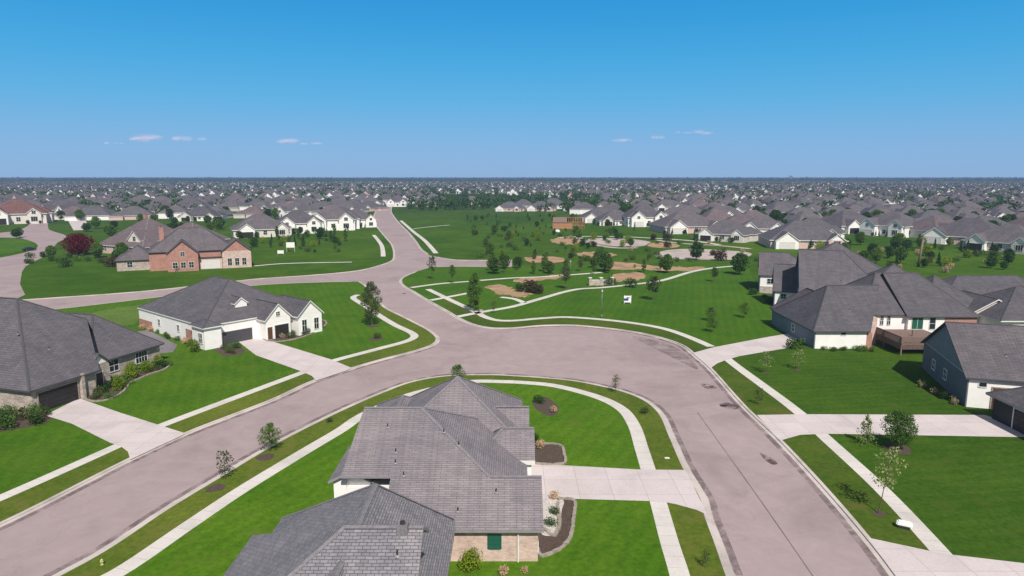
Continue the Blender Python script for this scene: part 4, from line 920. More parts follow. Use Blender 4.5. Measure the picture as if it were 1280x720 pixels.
for X, Y, rz, q in cand[n_ind:]:
    w, d, ev = r.uniform(15, 22), r.uniform(12, 16), r.uniform(3.4, 6.2); T = Matrix.Translation((X, Y, 0)) @ Matrix.Rotation(rz, 4, 'Z')
    rm = M[['roof_mid', 'roof_brown', 'roof_mid', 'roof_dark', 'roof_brown'][int(q*5)]]; wm = M[['white', 'white', 'white', 'cream', 'white', 'brick_pink'][int(q*97) % 6]]
    wv = (-w/2, w/2, -d/2, d/2, ev, .58, 'x', 'hh', .4); ps, gs = wing_polys(wv)
    fb.box(-w/2, w/2, -d/2, d/2, 0, ev-.1, wm, T)
    ps2, gs2 = [], []
    for sgn in (-1, 1):
        gx = r.uniform(-w/2+.5, w/2-7); g = (gx, gx+r.uniform(5, 7.5), -d/2-2.5, 0, ev+r.uniform(0, .8), 1.0, 'y', 'gh', .25)
        if sgn > 0: g = (gx, g[1], 0, d/2+2.5, g[4], 1.0, 'y', 'hg', .25)
        fb.box(g[0], g[1], g[2], g[3], 0, g[4]-.1, wm, T); a_, b_ = wing_polys(g); ps2 += a_; gs2 += b_
    for p in ps + ps2:
        p = [T @ q_ for q_ in p]; nrm = (p[1]-p[0]).cross(p[2]-p[0]); fb.face(p if nrm.z > 0 else p[::-1], rm)
    for p in gs2: fb.face([T @ (q_ - Vector((0, 0, .1))) for q_ in p], wm)
o = structure('distant_houses', fb, 'stuff'); o['label'] = 'mass of tiny far-off houses below the horizon'

# ---------------------------------------------------------------- trees
tree_kind('sapling', 1, 3.1, 2.1, .22, 'leaf_a', 1800, .075, 'round', .05)
tree_kind('sparse', 2, 2.8, 1.5, .22, 'leaf_c', 300, .09, 'tall', .035)
tree_kind('conifer', 3, 3.0, 1.9, .08, 'leaf_b', 1400, .10, 'cone', .06)
tree_kind('tallthin', 4, 8.2, 3.7, .16, 'leaf_c', 3400, .12, 'tall', .10, .0, 13)
tree_kind('tallgreen', 5, 7.5, 2.6, .10, 'leaf_a', 4200, .12, 'tall', .10, 0, 12)
tree_kind('darkthin', 6, 6.0, 2.6, .35, 'leaf_b', 420, .16, 'round', .07)
tree_kind('lawn', 7, 4.6, 2.8, .36, 'leaf_c', 900, .14, 'round', .06)
tree_kind('pale', 8, 3.4, 2.0, .2, 'leaf_d', 380, .10, 'tall', .03)
tree_kind('round', 9, 4.4, 3.6, .16, 'leaf_a', 5200, .10, 'round', .09, 0, 11)
tree_kind('palecone', 10, 3.2, 2.3, .10, 'leaf_d', 520, .10, 'cone', .05)
tree_kind('leaning', 11, 5.6, 2.4, .38, 'leaf_d', 420, .12, 'round', .05, .12)
tree_kind('broad', 12, 7.5, 7.0, .2, 'leaf_b', 3000, .30, 'round', .2, 0, 15)
tree_kind('broad2', 13, 8.5, 6.0, .18, 'leaf_a', 2600, .30, 'round', .2, 0, 15)
tree_kind('broad3', 14, 6.0, 5.0, .15, 'leaf_b', 1900, .26, 'round', .15, 0, 13)
tree_kind('maroon', 15, 7.5, 11.0, .10, 'leaf_r', 3200, .34, 'round', .25, 0, 16)
tree_kind('spire', 16, 6.5, 2.4, .06, 'leaf_b', 700, .26, 'cone', .12)
SH['green'] = shrub_mesh(1, 1.5, 1.0, 'leaf_a', 420, .09); SH['dark'] = shrub_mesh(2, 1.5, 1.1, 'leaf_b', 420, .09); SH['yellow'] = shrub_mesh(3, 1.9, 1.8, 'leaf_y', 1100, .085)
SH['pale'] = shrub_mesh(4, 1.5, 1.0, 'leaf_fl', 300, .09); SH['olive'] = shrub_mesh(5, 1.6, 1.0, 'leaf_c', 380, .09); SH['brown'] = shrub_mesh(6, 2.6, 2.2, 'leaf_br', 700, .17); SH['sparse'] = shrub_mesh(7, 1.3, 1.3, 'leaf_d', 120, .09)
T_ = [
    ('sapling', -24.9, 66.7, 'bushy green sapling on the verge with a grey mulch ring beside it', 1.0), ('sparse', -26.8, 60.1, 'thin sparse sapling on the verge above a brown mulch patch', 1.0),
    ('sapling', -7.4, 89.4, 'small olive-green tree poking up behind the peak of the big grey roof', .95), ('tallthin', -26.6, 126.9, 'tall loose olive tree beside the bent sidewalk of the corner lawn', 1.0),
    ('tallgreen', -7.9, 140.9, 'tall bright green column tree beside the crossing park paths', 1.1), ('darkthin', -22.1, 186.2, 'dark thin tree at the kerb where the park street branches', 1.05),
    ('darkthin', -15.9, 179.1, 'small dark tree beside the upper park sidewalk', .85), ('sparse', -3.8, 139.2, 'tiny bare sapling beside the long diagonal park path', .9),
    ('lawn', 13.5, 170.0, 'slim green tree left of the low stone entrance wall by the park path', 1.2), ('lawn', 32.3, 154.1, 'dark-crowned tree on the open park lawn behind the blue and white sign', 1.25),
    ('lawn', 54.6, 181.9, 'small tree at the far end of the park lawn near the corner house', .8), ('sapling', 39.0, 131.3, 'upper green sapling on the park lawn above the bulb of the road', 1.0),
    ('sapling', 36.5, 121.5, 'lower green sapling on the park lawn close to the curved sidewalk', 1.0), ('sapling', 46.6, 134.3, 'green sapling on the park lawn nearest the charcoal-roofed houses', 1.0),
    ('broad3', 63.0, 232.0, 'dark green tree beside the pale street behind the park lawn', .95), ('broad3', 66.0, 196.0, 'round dark tree by the end of the park path next to the corner house', 1.0),
    ('pale', 36.6, 95.3, 'pale leafed sapling nearer the sidewalk on the dark side lawn', .95), ('pale', 41.9, 97.0, 'pale leafed sapling further into the dark side lawn', 1.0),
    ('sparse', 30.6, 81.3, 'very small pale sapling on the verge near the driveway mouth', .75), ('palecone', 37.4, 68.6, 'pale feathery young conifer on the driveway edge beside a round green tree', 1.0),
    ('round', 40.2, 67.4, 'dense round green tree on the lawn beside the wide driveway', .86), ('leaning', 30.8, 53.6, 'slim leaning tree with wispy pale crown beside the sloping sidewalk', 1.0),
    ('sparse', 13.6, 86.1, 'thin dark sapling on the curved verge of the inner corner', .9), ('sparse', 14.0, 45.5, 'tiny dark sapling on the verge at the lower edge of the picture', .5),
]
for k, x, y, lb, s in T_: tree(k, x, y, lb, s=s, rz=0.0 if k == 'leaning' else None)
tree('maroon', -158, 248, 'wide maroon-leaved tree beside the loop of street', name='maroon_tree', s=1.0)
S_L = [
    ('green', 46.7, 109.7, 'leafy bright green bush at the end of the upper driveway', 1.8), ('brown', 4.1, 165.1, 'large brownish thicket beside the crossing park paths', 1.5), ('brown', 6.6, 163.5, 'smaller brownish bush at the side of the park thicket', 1.1), ('dark', 2.0, 166.5, 'dark bush at the paler side of the park thicket', 1.9),
    ('olive', -23.7, 116.5, 'small dark shrub alone on the corner lawn below the tall olive tree', 1.0), ('dark', 25.8, 176.4, 'dark bushes beside the low stone entrance wall', 2.0), ('dark', 30.2, 173.0, 'dark green bush between the two bare earth strips', 2.3),
    ('pale', 3.7, 56.2, 'pale spiky shrub topmost of three in the white rock bed', .75), ('dark', 3.45, 53.5, 'dark shrub in the middle of the white rock bed', .62), ('dark', 3.2, 51.6, 'dark shrub lowest of three in the white rock bed', .68),
    ('yellow', -3.1, 45.3, 'bright yellow-green bush against the blush brick wall', .95), ('pale', -.6, 44.6, 'cream flowering shrub below the blush brick wall', .7), ('pale', .9, 44.9, 'small cream shrub at the corner of the blush brick wall', .5),
    ('dark', 3.5, 82.0, 'dark shrub in the island bed of the inner lawn', 1.0), ('pale', 5.0, 78.6, 'pale blossoming shrub in the island bed of the inner lawn', .85), ('pale', 2.9, 67.6, 'cream blossoming shrub in the mulch bed above the short driveway', .95), ('dark', 2.4, 69.5, 'dark shrub behind the cream shrub in the mulch bed', .8),
    ('dark', -21.0, 75.2, 'small dark ball of foliage on the verge opposite the white house', .5), ('olive', 15.8, 78.0, 'ring of thin wiry foliage on the curved verge', .8),
]
for k, x, y, lb, s in S_L: shrub(k, x, y, lb, s)
def scatter_bed(key, n, keys, label, group, smin=.5, smax=1.0, seed=0):
    rr = random.Random(seed); P_ = [Vector(p) for p in LAY[key]]; n_ = 0; out = []
    x0, x1 = min(p.x for p in P_), max(p.x for p in P_); y0, y1 = min(p.y for p in P_), max(p.y for p in P_)
    tries = 0
    while n_ < n and tries < 4000:
        tries += 1; x, y = rr.uniform(x0, x1), rr.uniform(y0, y1); ins = False
        for i in range(len(P_)):
            a, b = P_[i], P_[i-1]
            if (a.y > y) != (b.y > y) and x < (b.x-a.x)*(y-a.y)/(b.y-a.y)+a.x: ins = not ins
        if not ins or any((x-a)**2+(y-b)**2 < .45 for a, b in out): continue
        k = rr.choice(keys); shrub(k, x, y, label, rr.uniform(smin, smax), group); n_ += 1; out.append((x, y))
scatter_bed('bed_l1', 30, ['green', 'green', 'olive', 'yellow', 'dark'], 'low mixed shrub in the curved bed along the stone house', 'shrubs in the curved bed of the stone house', .7, 1.15, 1)
scatter_bed('bed_l1b', 10, ['dark', 'dark', 'olive', 'green'], 'dark rounded shrub in the bed before the stone garage wall', 'shrubs before the stone garage wall', .9, 1.7, 2)
scatter_bed('bed_l2', 28, ['green', 'olive', 'pale', 'brown', 'dark'], 'mixed shrub in the edged bed before the white front gables', 'shrubs before the white front gables', .7, 1.2, 3)
scatter_bed('bed_l2b', 4, ['dark', 'olive'], 'dark shrub at the driveway corner of the white house', 'shrubs at the driveway corner of the white house', .8, 1.2, 4)
rr = random.Random(5)
for i in range(9):
    t = i/8; shrub(rr.choice(['dark', 'olive', 'pale']), -68.5+t*17.5+rr.uniform(-.4, .4), 124.2-t*14.6+rr.uniform(-.5, .3), 'shrub against the long white side wall of the charcoal-roofed house', rr.uniform(.7, 1.2), 'shrubs along the long white side wall')
for i in range(10):
    x = rr.uniform(50.5, 60); shrub(rr.choice(['green', 'dark', 'olive']), x, 108.2+rr.uniform(-.6, .5), 'low shrub against the white wall of the deck house', rr.uniform(.5, .95), 'shrubs along the wall of the deck house')
for i in range(9):
    t = rr.random(); shrub(rr.choice(['dark', 'olive', 'sparse', 'pale']), 56+.6*rr.random()-1.0, 81+t*9, 'shrub at the foot of the blue-grey gable end', rr.uniform(.5, .95), 'shrubs at the blue-grey gable end')
for i in range(8):
    shrub(rr.choice(['dark', 'olive', 'dark']), rr.uniform(56, 61), rr.uniform(140, 162), 'dark shrub along the side of the park-edge houses', rr.uniform(.8, 1.5), 'shrubs beside the park-edge houses')
shrub('yellow', -51.3, 107.6, 'tall yellowish bush against the brick corner of the white house', 1.2)
for x, y, s, lb in ((-141, 214, 3.0, 'dark rounded bush on the lawn in front of the brick houses'), (-100.5, 204, 1.6, 'dark hedge-like bush below the tall brick gable')): shrub('dark', x, y, lb, s)
shrub('brown', -127, 214, 'brownish bush on the lawn in front of the brick houses', 1.5)
for i in range(7):
    tree(rr.choice(['broad3', 'broad2']), -150+rr.uniform(-14, 26), 232+rr.uniform(-10, 10), 'green garden tree in front of the blush brick house', s=rr.uniform(.45, .75), name='garden_tree', group='trees before the blush brick house')

def scatter_trees(n, fn, keys, label, group, smin, smax, seed, name='tree'):
    q = random.Random(seed); got = []
    while len(got) < n:
        x, y = fn(q)
        if any((x-a)**2+(y-b)**2 < 9 for a, b in got) or any((x-a)**2+(y-b)**2 < 12**2 for a, b in placed): continue
        got.append((x, y)); tree(q.choice(keys), x, y, label, name=name, s=q.uniform(smin, smax), group=group, z=0)
def field(q):
    y = q.uniform(225, 500); t = (y-225)/275
    return q.uniform(-12-t*22, 50+t*5), y
scatter_trees(80, field, ['broad2', 'sapling', 'lawn', 'tallgreen', 'broad2', 'broad3'], 'young green tree scattered on the open park field', 'young trees on the open park field', .28, .65, 21, 'park_tree')
scatter_trees(26, lambda q: (q.uniform(-9, 48), q.uniform(197, 212)), ['broad2', 'tallgreen', 'lawn', 'sapling', 'broad3', 'lawn'], 'green tree in the belt behind the upper park path', 'trees in the belt behind the upper park path', .42, .78, 22, 'park_tree')
scatter_trees(40, lambda q: (lambda y: (q.uniform(.44*y, .74*y), y))(q.uniform(205, 300)), ['broad3', 'broad2', 'spire', 'broad3'], 'green tree in the back gardens behind the dark roofs', 'trees in the back gardens behind the dark roofs', .35, .75, 23, 'garden_tree')
scatter_trees(22, lambda q: (lambda y: (q.uniform(-112, -64-(y-262)*.24), y))(q.uniform(262, 340)), ['broad3', 'spire', 'tallgreen', 'darkthin'], 'young tree on the lawn around the white sign board', 'young trees around the white sign board', .45, .8, 24, 'garden_tree')
scatter_trees(24, lambda q: (q.uniform(-235, -150), q.uniform(300, 420)), ['broad', 'broad3', 'broad2'], 'bushy tree beyond the loop of street', 'bushy trees beyond the loop of street', .5, .85, 25, 'garden_tree')
def low_shrubs(n, fn, keys, label, group, smin, smax, seed):
    q = random.Random(seed)
    for _ in range(n):
        x, y = fn(q); shrub(q.choice(keys), x, y, label, q.uniform(smin, smax), group, z=0)
low_shrubs(30, lambda q: (lambda y: (q.uniform(20, 88), y))(q.uniform(222, 318)), ['green', 'olive', 'brown', 'green', 'pale'], 'low shrub beside the pale looping path', 'low shrubs beside the pale looping path', .9, 1.9, 45)
low_shrubs(44, lambda q: (lambda y: (q.uniform(-10-(y-215)*.1, 52), y))(q.uniform(226, 360)), ['green', 'olive', 'yellow', 'green', 'brown'], 'low light green shrub scattered on the open park field', 'low shrubs on the open park field', 1.0, 2.2, 41)
low_shrubs(40, lambda q: (lambda y: (q.uniform(.44*y, .72*y), y))(q.uniform(200, 285)), ['green', 'yellow', 'olive', 'green', 'pale'], 'low shrub in the back gardens behind the dark roofs', 'low shrubs in the back gardens', 1.2, 2.6, 42)
low_shrubs(26, lambda q: (lambda y: (q.uniform(-108, -64-(y-255)*.24), y))(q.uniform(255, 330)), ['green', 'olive', 'dark', 'yellow'], 'low shrub on the lawn around the white sign board', 'low shrubs around the white sign board', 1.0, 2.0, 43)
low_shrubs(34, lambda q: (q.uniform(-172, -112), q.uniform(222, 246)), ['green', 'olive', 'dark'], 'low garden shrub in front of the brick houses', 'low shrubs before the brick houses', 1.0, 2.0, 44)
scatter_trees(14, lambda q: (q.uniform(44, 100), q.uniform(325, 385)), ['spire', 'broad3', 'darkthin'], 'dark shrub-like tree before the houses of the pale street', 'dark trees before the houses of the pale street', .4, .75, 26, 'garden_tree')
for (k, hx, hy, hz, hs, lb) in manual:
    for j in range(4):
        lx, ly = rr.uniform(-11, 11)*hs, -(10.5+rr.uniform(0, 2.5))*hs
        tree(rr.choice(['broad3', 'spire', 'spire', 'broad3']), hx+math.cos(hz)*lx-math.sin(hz)*ly, hy+math.sin(hz)*lx+math.cos(hz)*ly, 'dark shrub-like tree close to the front of a mid-distance house', name='garden_tree', s=rr.uniform(.3, .62), group='dark trees along the fronts of the mid-distance houses', z=0)
# trees among the distant streets: the nearest as things, the rest as one wooded mass
tc = []
q = random.Random(31)
for X, Y in placed[30:]:
    for _ in range(q.choice([1, 1, 2, 3])): tc.append((X+q.uniform(-15, 15), Y+q.choice([-1, 1])*q.uniform(10, 17)))
for X, Y, rz, _q in cand[n_ind:]:
    for _ in range(q.choice([3, 4, 4, 5])): tc.append((X+q.uniform(-16, 16), Y+q.choice([-1, 1])*q.uniform(9, 18)))
# wooded belts between the estates
for _ in range(4200):
    y = 480*(3600/480)**q.random(); x = q.uniform(-.82*y-60, .82*y+60)
    if math.sin(x*.0061+1.3)*math.sin(y*.0047+.4)+.5*math.sin(x*.017+y*.006) < -.35 and not (-125 < x < 52 and y < 575): tc.append((x, y))
for _ in range(55): tc.append((q.uniform(-92, -22), q.uniform(590, 720)))
tc = [(x, y) for x, y in tc if not (abs(x+84+(y-420)*.2) < 13 and y < 660)]
tc.sort(key=lambda c: c[0]**2+c[1]**2)
n_t = 100
for x, y in tc[:n_t]:
    k = q.choice(['broad', 'broad', 'broad2', 'broad3'])
    tree(k, x, y, 'distant bushy tree between the houses of the estate', name='estate_tree', s=q.uniform(.7, 1.1), group='bushy trees between the estate houses', z=0)
wb = MB(); dk_, gr_ = M['far_leaf'], M['leaf_b']
for x, y in tc[n_t:]:
    h = q.uniform(5, 10.5); w = h*q.uniform(.38, .6); n = 46 if y < 1200 else 26; s = h*(.15 if y < 1200 else .2)
    leaf_cloud(wb, dk_ if q.random() < .75 else gr_, (x, y, h*.54), (w, w, h*.46), n, s, q, 1, .3)
    if y < 1200: wb.tube((x, y, 0), (x, y, h*.5), .22, .1, M['bark'], 5, False)
# the forest that closes the plain at the horizon
for _ in range(3600):
    y = 3300*(11000/3300)**q.random(); x = q.uniform(-.8*y, .8*y); h = q.uniform(8, 17)*(1+y/16000)
    leaf_cloud(wb, dk_, (x, y, h*.5), (h*q.uniform(1.0, 2.4), h, h*.5), 12, h*.5, q, 1, .2)
o = structure('woods', wb, 'stuff'); o['label'] = 'dark wooded mass between and behind the distant estates'

# ---------------------------------------------------------------- street furniture and small things
def lamp_post(x, y, h, label):
    t = thing('lamp_post', label, 'lamp post', (x, y, .1))
    b = MB(); b.tube((0, 0, -.1), (0, 0, .7), .13, .10, M['metal']); b.tube((0, 0, .7), (0, 0, h-.6), .075, .055, M['metal']); b.build('pole', t, True)
    b = MB(); b.tube((0, 0, h-.6), (0, 0, h-.5), .12, .2, M['metal']); b.tube((0, 0, h-.05), (0, 0, h+.1), .24, .04, M['metal']); hd = b.build('lamp_head', t)
    b = MB(); b.tube((0, 0, h-.498), (0, 0, h-.052), .13, .2, M['trim']); b.build('lantern', hd)
lamp_post(18.0, 134.3, 5.8, 'slim green-grey lamp post standing by the curved park sidewalk'); lamp_post(16.9, 195.6, 4.2, 'slim short lamp post standing between the two upper park paths')
t = thing('utility_pole', 'tapered brown timber utility pole leaning slightly over the back gardens', 'utility pole', (129, 215, 0)); t.rotation_euler = (0, R(5), 0)
b = MB(); b.tube((0, 0, -.5), (0, 0, 10), .42, .26, M['pole_wood'], 12); b.build('pole', t, True)
b = MB(); b.box(-1.1, 1.1, -.38, -.26, 9.0, 9.2, M['pole_wood']); ca = b.build('cross_arm', t)
b = MB()
for xx in (-.95, .95): b.tube((xx, -.32, 9.2), (xx, -.32, 9.4), .06, .05, M['stone_edge'])
b.build('insulator', ca)
def sign_board(x, y, w, h, z, label, blue=False, rz=0.0):
    t = thing('sign_board', label, 'sign', (x, y, .05), rz)
    for sx in (-1, 1):
        b = MB(); b.box(sx*w*.46-.05, sx*w*.46+.05, -.05, .05, -.1, z+h+.1, M['trim']); b.build('post', t)
    b = MB(); b.box(-w/2, w/2, -.09, -.055, z, z+h, M['white']); p = b.build('panel', t)
    if blue:
        b = MB(); b.box(-w*.5, w*.12, -.105, -.092, z+h*.25, z+h*.62, M['signblue']); b.box(-w*.18, w*.3, -.105, -.092, z+h*.64, z+h*.76, M['signblue']); b.build('blue_panel', p)
sign_board(25.8, 150, 1.6, 1.5, .35, 'small white sign with dark blue panel on the open park lawn', True)
sign_board(-84.0, 258, 3.2, 2.0, 1.6, 'large white board on posts on the lawn before the pale house row'); sign_board(-84.8, 249, 2.3, 1.2, .3, 'smaller low white board standing before the large white board')
# low stone entrance wall by the park path
t = thing('entrance_wall', 'low pale stone entrance wall with piers beside the park path', 'wall', (23.3, 176.5, .1), R(4))
b = MB(); b.box(-2.6, 2.6, -.3, .3, -.1, 1.3, M['stone']); b.build('stone_panel', t)
for sx in (-2.9, 0, 2.9):
    b = MB(); b.box(sx-.32, sx+.32, -.42, .42, -.1, 1.9, M['stone']); pp = b.build('pier', t); b = MB(); b.box(sx-.42, sx+.42, -.52, .52, 1.902, 2.05, M['trim']); b.build('pier_cap', pp)
b = MB(); b.box(-2.55, -.34, -.36, .36, 1.302, 1.42, M['trim']); b.box(.34, 2.55, -.36, .36, 1.302, 1.42, M['trim']); b.build('coping', t)
def boulder(x, y, s, label, mat='rockwhite'):
    q2 = random.Random(int(x*10)); bm = bmesh.new(); bmesh.ops.create_icosphere(bm, subdivisions=2, radius=s)
    for v in bm.verts: v.co *= q2.uniform(.82, 1.12); v.co.z *= .6
    me = bpy.data.meshes.new('boulder'); bm.to_mesh(me); bm.free(); me.materials.append(M[mat])
    for p in me.polygons: p.use_smooth = True
    o = put('boulder', me); o.location = (x, y, .1+s*.2); o.rotation_euler = (0, 0, q2.uniform(0, 3)); return tag(o, label, 'rock')
boulder(-116.5, 222, 1.1, 'pale boulder on the lawn in front of the brick houses'); boulder(-6.5, 141.5, .5, 'pale rock at the foot of the tall green column tree', 'stone_edge')
boulder(23.5, 352, 1.6, 'white rock on the open park field')
# white lidded utility box beside the sidewalk
t = thing('utility_box', 'white lidded utility box with dark base beside the sloping sidewalk', 'utility box', (31.6, 51.2, .1), R(-30))
b = MB(); b.box(-.42, .42, -.26, .26, -.05, .22, M['iron']); b.build('base', t)
bm = bmesh.new(); bmesh.ops.create_cube(bm, size=1)
for v in bm.verts:
    k = 1.0 if v.co.z < 0 else .82
    v.co.x *= 1.25*k; v.co.y *= .72*k; v.co.z = .222 if v.co.z < 0 else .55
bmesh.ops.bevel(bm, geom=bm.edges[:], offset=.09, segments=3, affect='EDGES')
me = bpy.data.meshes.new('lid'); bm.to_mesh(me); bm.free(); me.materials.append(M['white']); put('lid', me, t)
# hydrant
t = thing('fire_hydrant', 'small pale yellow hydrant on the verge at the lower edge of the picture', 'hydrant', (-29.9, 45.9, .1)); t.scale = (.55, .55, .55)
b = MB(); b.tube((0, 0, -.05), (0, 0, .08), .2, .2, M['yellow'], 10); b.tube((0, 0, .08), (0, 0, .62), .13, .12, M['yellow'], 10); b.build('barrel', t)
b = MB(); b.tube((0, 0, .62), (0, 0, .70), .18, .17, M['yellow'], 10); b.tube((0, 0, .70), (0, 0, .84), .13, .05, M['yellow'], 10); b.build('cap', t)
for d in ((1, 0), (-1, 0), (0, -1)):
    b = MB(); b.tube((d[0]*.1, d[1]*.1, .45), (d[0]*.24, d[1]*.24, .45), .07, .07, M['yellow'], 8); b.build('outlet', t)
def manhole(x, y, label, z=.021):
    b = MB(); b.tube((x, y, z-.01), (x, y, z+.012), .42, .42, M['iron'], 24)
    for i in range(-2, 3): b.box(x-.3, x+.3, y+i*.12-.02, y+i*.12+.02, z+.012, z+.02, M['iron'])
    tag(b.build('manhole_cover'), label, 'manhole cover')
manhole(26.3, 81.3, 'dark round manhole cover in the road beside the dark verge'); manhole(-26.3, 163.9, 'dark round manhole cover on the street leading to the park')
t = thing('utility_cover', 'small white utility cover set in the curved verge', 'utility cover', (15.6, 65, .105))
b = MB(); b.box(-.22, .22, -.16, .16, -.02, .05, M['trim']); b.build('lid', t); b = MB(); b.box(-.27, .27, -.21, .21, -.02, .03, M['stone_edge']); b.build('rim', t)
# parked cars beside the loop of street
def car(x, y, rz, paint, label):
    t = thing('parked_car', label, 'car', (x, y, .03), rz)
    prof = [(-2.2, .35), (-2.25, .75), (-1.9, .95), (-1.2, 1.0), (.9, 1.0), (2.05, .85), (2.2, .6), (2.2, .35)]
    def hull(pr, wd, m, wt=None):
        mb = MB(); n = len(pr); wt = wt or wd
        L_ = [(px, -wd/2 if pz < 1.2 else -wt/2, pz) for px, pz in pr]; R_ = [(px, -p_, pz) for px, p_, pz in L_]
        for i in range(n): j = (i+1) % n; mb.face([L_[i], L_[j], R_[j], R_[i]][::-1], m)
        mb.face(L_, m); mb.face(R_[::-1], m); return mb
    hull(prof, 1.8, M[paint]).build('body', t)
    hull([(-1.5, .99), (-1.0, 1.46), (.35, 1.48), (1.15, .99)], 1.66, M['glass'], 1.3).build('windscreen', t)
    b = MB(); b.box(-.95, .3, -.62, .62, 1.481, 1.53, M[paint]); b.build('roof', t)
    for wx in (-1.35, 1.35):
        for wy in (-.82, .82):
            b = MB(); b.tube((wx, wy-.11, .33), (wx, wy+.11, .33), .33, .33, M['rubber'], 14); w_ = b.build('wheel', t)
            b = MB(); b.tube((wx, wy-.115, .33), (wx, wy+.115, .33), .19, .19, M['carpaint_w'], 10); b.build('rim', w_)
    for wy in (-.6, .6):
        b = MB(); b.box(2.16, 2.22, wy-.2, wy+.2, .62, .76, M['trim']); b.build('headlight', t)
car(-186, 262, R(60), 'carpaint', 'dark car parked beside the maroon tree'); car(-189, 243, R(20), 'carpaint_w', 'grey car parked at the grass island of the loop street')
# timber-framed house going up at the edge of the park field
t = thing('timber_frame_house', 'half-built house of raw orange timber framing at the edge of the park field', 'house', (31.5, 381, 0), R(-5)); t.scale = (.95, .9, .72)
q = random.Random(3); w, d, ev = 18.0, 12.0, 4.6
for (ax, ay, bx, by) in ((-w/2, -d/2, w/2, -d/2), (-w/2, d/2, w/2, d/2), (-w/2, -d/2, -w/2, d/2), (w/2, -d/2, w/2, d/2), (-2, -d/2, -2, d/2)):
    b = MB(); L = math.hypot(bx-ax, by-ay); T = Matrix.Translation((ax, ay, 0)) @ Matrix.Rotation(math.atan2(by-ay, bx-ax), 4, 'Z')
    n = int(L/.8)
    for i in range(n+1): b.box(L*i/n-.1, L*i/n+.1, -.09, .09, 0, ev, M['timber'], T)
    for z in (0, ev/2, ev-.1): b.box(0, L, -.1, .1, z, z+.2, M['timber'], T)
    if ax == bx or ay < 0: b.box(0, L*.62, -.06, .06, .2, ev*.9, M['timber'], T)
    b.build('wall_frame', t)
b = MB()
for i in range(19):
    x = -w/2 + i*w/18
    for s in (-1, 1): b.tube((x, s*(d/2+.4), ev), (x, 0, ev+3.6), .12, .12, M['timber'], 4)
b.box(-w/2, w/2, -.1, .1, ev+3.5, ev+3.75, M['timber']); b.build('rafter_frame', t)
b = MB(); b.face([(-w/2, d/2+.4, ev+.16), (2, d/2+.4, ev+.16), (2, 0, ev+3.76), (-w/2, 0, ev+3.76)], M['timber']); b.face([(-w/2, -d/2-.4, ev+.16), (-1, -d/2-.4, ev+.16), (-1, 0, ev+3.76), (-w/2, 0, ev+3.76)][::1], M['deck']); b.build('roof_sheathing', t)

for (wx, wy, wh, lb) in ((2420, 6000, 46, 'tiny white water tower on the horizon'), (2560, 6000, 36, 'smaller pale tower block on the horizon')):
    t = thing('distant_tower', lb, 'tower', (wx, wy, 0)); b = MB(); b.tube((0, 0, 0), (0, 0, wh*.7), 6, 5, M['white'], 10); b.build('shaft', t)
    b = MB(); b.tube((0, 0, wh*.7), (0, 0, wh*.85), 6, 16, M['white'], 14); b.tube((0, 0, wh*.85), (0, 0, wh), 16, 7, M['white'], 14); b.build('tank', t)
# ---------------------------------------------------------------- clouds: low banks of vapour far beyond the plain
cm, nt = new_mat('cloud_vapour')
lw = N(nt, 'ShaderNodeLayerWeight', i_Blend=.5)
inv = N(nt, 'ShaderNodeMath', operation='SUBTRACT', i_0=1.0); link(nt, lw.outputs['Facing'], inv.inputs[1])
pw = N(nt, 'ShaderNodeMath', operation='POWER', i_1=2.2); link(nt, inv.outputs[0], pw.inputs[0])
ml = N(nt, 'ShaderNodeMath', operation='MULTIPLY', i_1=.12); link(nt, pw.outputs[0], ml.inputs[0])
tp = N(nt, 'ShaderNodeBsdfTransparent'); df = N(nt, 'ShaderNodeBsdfDiffuse', i_Color=(.78, .66, .78, 1)); mx = N(nt, 'ShaderNodeMixShader')
link(nt, ml.outputs[0], mx.inputs[0]); link(nt, tp.outputs[0], mx.inputs[1]); link(nt, df.outputs[0], mx.inputs[2])
finish(cm, nt, mx.outputs[0], False)
def cloud(x, y, z, w, h, n, label, seed):
    q2 = random.Random(seed); bm = bmesh.new()
    for i in range(n):
        u = q2.uniform(-1, 1); s = h*q2.uniform(.45, 1.0)*(1-.55*abs(u))
        bmesh.ops.create_icosphere(bm, subdivisions=3, radius=1, matrix=Matrix.Translation((u*w/2, q2.uniform(-h, h), s*q2.uniform(.1, .5))) @ Matrix.Diagonal((s*q2.uniform(1.2, 2.2), s, s*.62, 1)))
    me = bpy.data.meshes.new('cloud'); bm.to_mesh(me); bm.free(); me.materials.append(cm)
    for p in me.polygons: p.use_smooth = True
    o = put('cloud', me); o.location = (x, y, z); o.visible_shadow = True
    return tag(o, label, 'cloud')
D = 9000
for px, py, w, h, n, lb in ((192, 177, 46, 9, 9, 'brightest small pink-white cloud low over the brick houses'), (239, 177, 30, 8, 6, 'small pink-white puff beside the brightest cloud'), (362, 180, 26, 6, 6, 'faint pink-white cloud over the pale house row'),
                            (392, 182, 30, 4, 5, 'fainter flat wisp beside the faint cloud'), (778, 178, 26, 5, 5, 'faint flat cloud wisp over the pale curved street'), (821, 175, 22, 4, 4, 'thin middle wisp of the far cloud row'), (852, 169, 20, 4, 4, 'tiny thin wisp next to the small white puff'), (877, 169, 16, 7, 5, 'small white puff at the end of the far cloud row'), (140, 181, 40, 3, 5, 'thin flat veil at the side of the brightest cloud')):
    k = D/853*.987; cloud((px-640)*k, D, 28+(221.5-py)*k*1.02, w*k, h*k*1.25, n, lb, px)

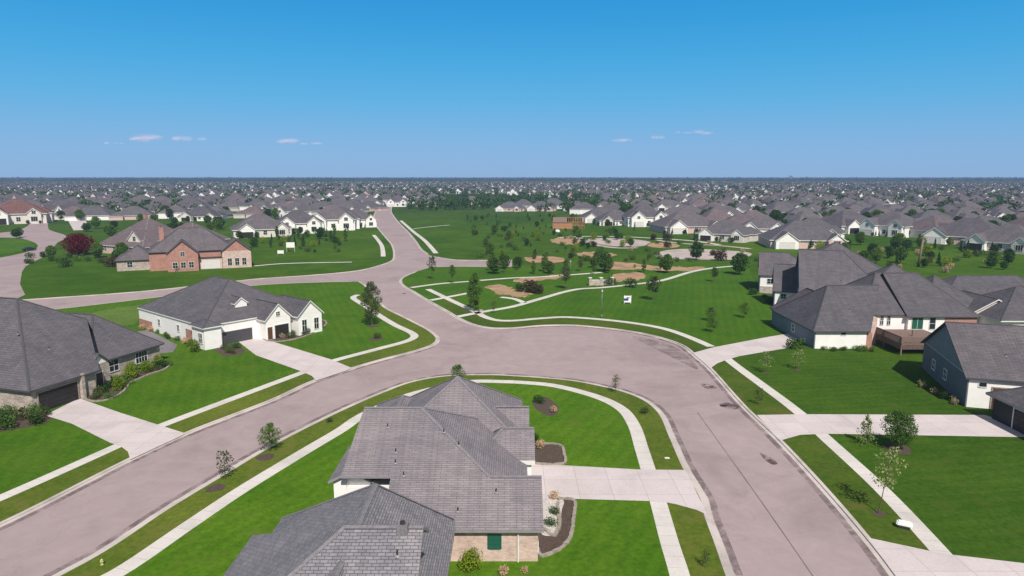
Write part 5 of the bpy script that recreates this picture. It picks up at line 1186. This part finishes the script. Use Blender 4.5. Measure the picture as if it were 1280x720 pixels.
# ---------------------------------------------------------------- camera, sky, sun
cam = bpy.data.cameras.new('camera'); co = bpy.data.objects.new('camera', cam); COL.objects.link(co)
cam.sensor_width = 36.0; cam.lens = 36.0*853/1280; cam.clip_start = .5; cam.clip_end = 90000
co.location = (0, 0, 28); co.rotation_euler = (math.pi/2 - math.atan(138.5/853), 0, 0); scene.camera = co
EL, AZ = R(47), math.atan2(.245, -.97)     # sun behind the camera and to the right of it
sl = bpy.data.lights.new('sun', 'SUN'); so = bpy.data.objects.new('sun', sl); COL.objects.link(so)
sl.energy = 5.0; sl.angle = R(.53); sl.color = (1.0, .95, .87)
sd = Vector((math.sin(AZ)*math.cos(EL), math.cos(AZ)*math.cos(EL), math.sin(EL)))
so.rotation_euler = sd.to_track_quat('Z', 'Y').to_euler(); so.location = sd*200
wd = bpy.data.worlds.new('World'); scene.world = wd; wd.use_nodes = True; nt = wd.node_tree; nt.nodes.clear()
sky = N(nt, 'ShaderNodeTexSky', sky_type='NISHITA', sun_disc=False, sun_elevation=EL, sun_rotation=AZ, altitude=200, air_density=1.0, dust_density=.6, ozone_density=2.5)
skyk = N(nt, 'ShaderNodeVectorMath', operation='SCALE'); skyk.inputs['Scale'].default_value = .085; link(nt, sky.outputs[0], skyk.inputs[0])
tc_ = N(nt, 'ShaderNodeTexCoord'); sx = N(nt, 'ShaderNodeSeparateXYZ'); link(nt, tc_.outputs['Generated'], sx.inputs[0])
grad = ramp(nt, sx.outputs['Z'], [(0.0, (.25, .44, .74)), (.05, (.19, .44, .77)), (.10, (.10, .435, .79)), (.15, (.05, .40, .78)), (.20, (.024, .35, .75)), (.24, (.014, .31, .72)), (.34, (.05, .14, .30)), (.6, (.06, .10, .18)), (1.0, (.05, .08, .14))])
mixs = mixc(nt, .88, skyk.outputs[0], grad)
dt = N(nt, 'ShaderNodeVectorMath', operation='DOT_PRODUCT'); link(nt, tc_.outputs['Generated'], dt.inputs[0]); dt.inputs[1].default_value = (sd.x, sd.y, sd.z)
glow = N(nt, 'ShaderNodeMapRange', interpolation_type='SMOOTHSTEP'); glow.inputs['From Min'].default_value = -.25; glow.inputs['From Max'].default_value = 1.0; link(nt, dt.outputs['Value'], glow.inputs['Value'])
mixs = mixc(nt, glow.outputs[0], mixs, (.30, .34, .39))   # the sky whitens towards the sun, behind the camera
bg = N(nt, 'ShaderNodeBackground', i_Strength=1.0); link(nt, mixs, bg.inputs['Color'])
ow = N(nt, 'ShaderNodeOutputWorld'); link(nt, bg.outputs[0], ow.inputs['Surface'])
scene.view_settings.view_transform = 'Standard'; scene.view_settings.look = 'None'; scene.view_settings.exposure = 0; scene.view_settings.gamma = 1
scene.cycles.max_bounces = 6; scene.cycles.transparent_max_bounces = 24; scene.cycles.use_denoising = True
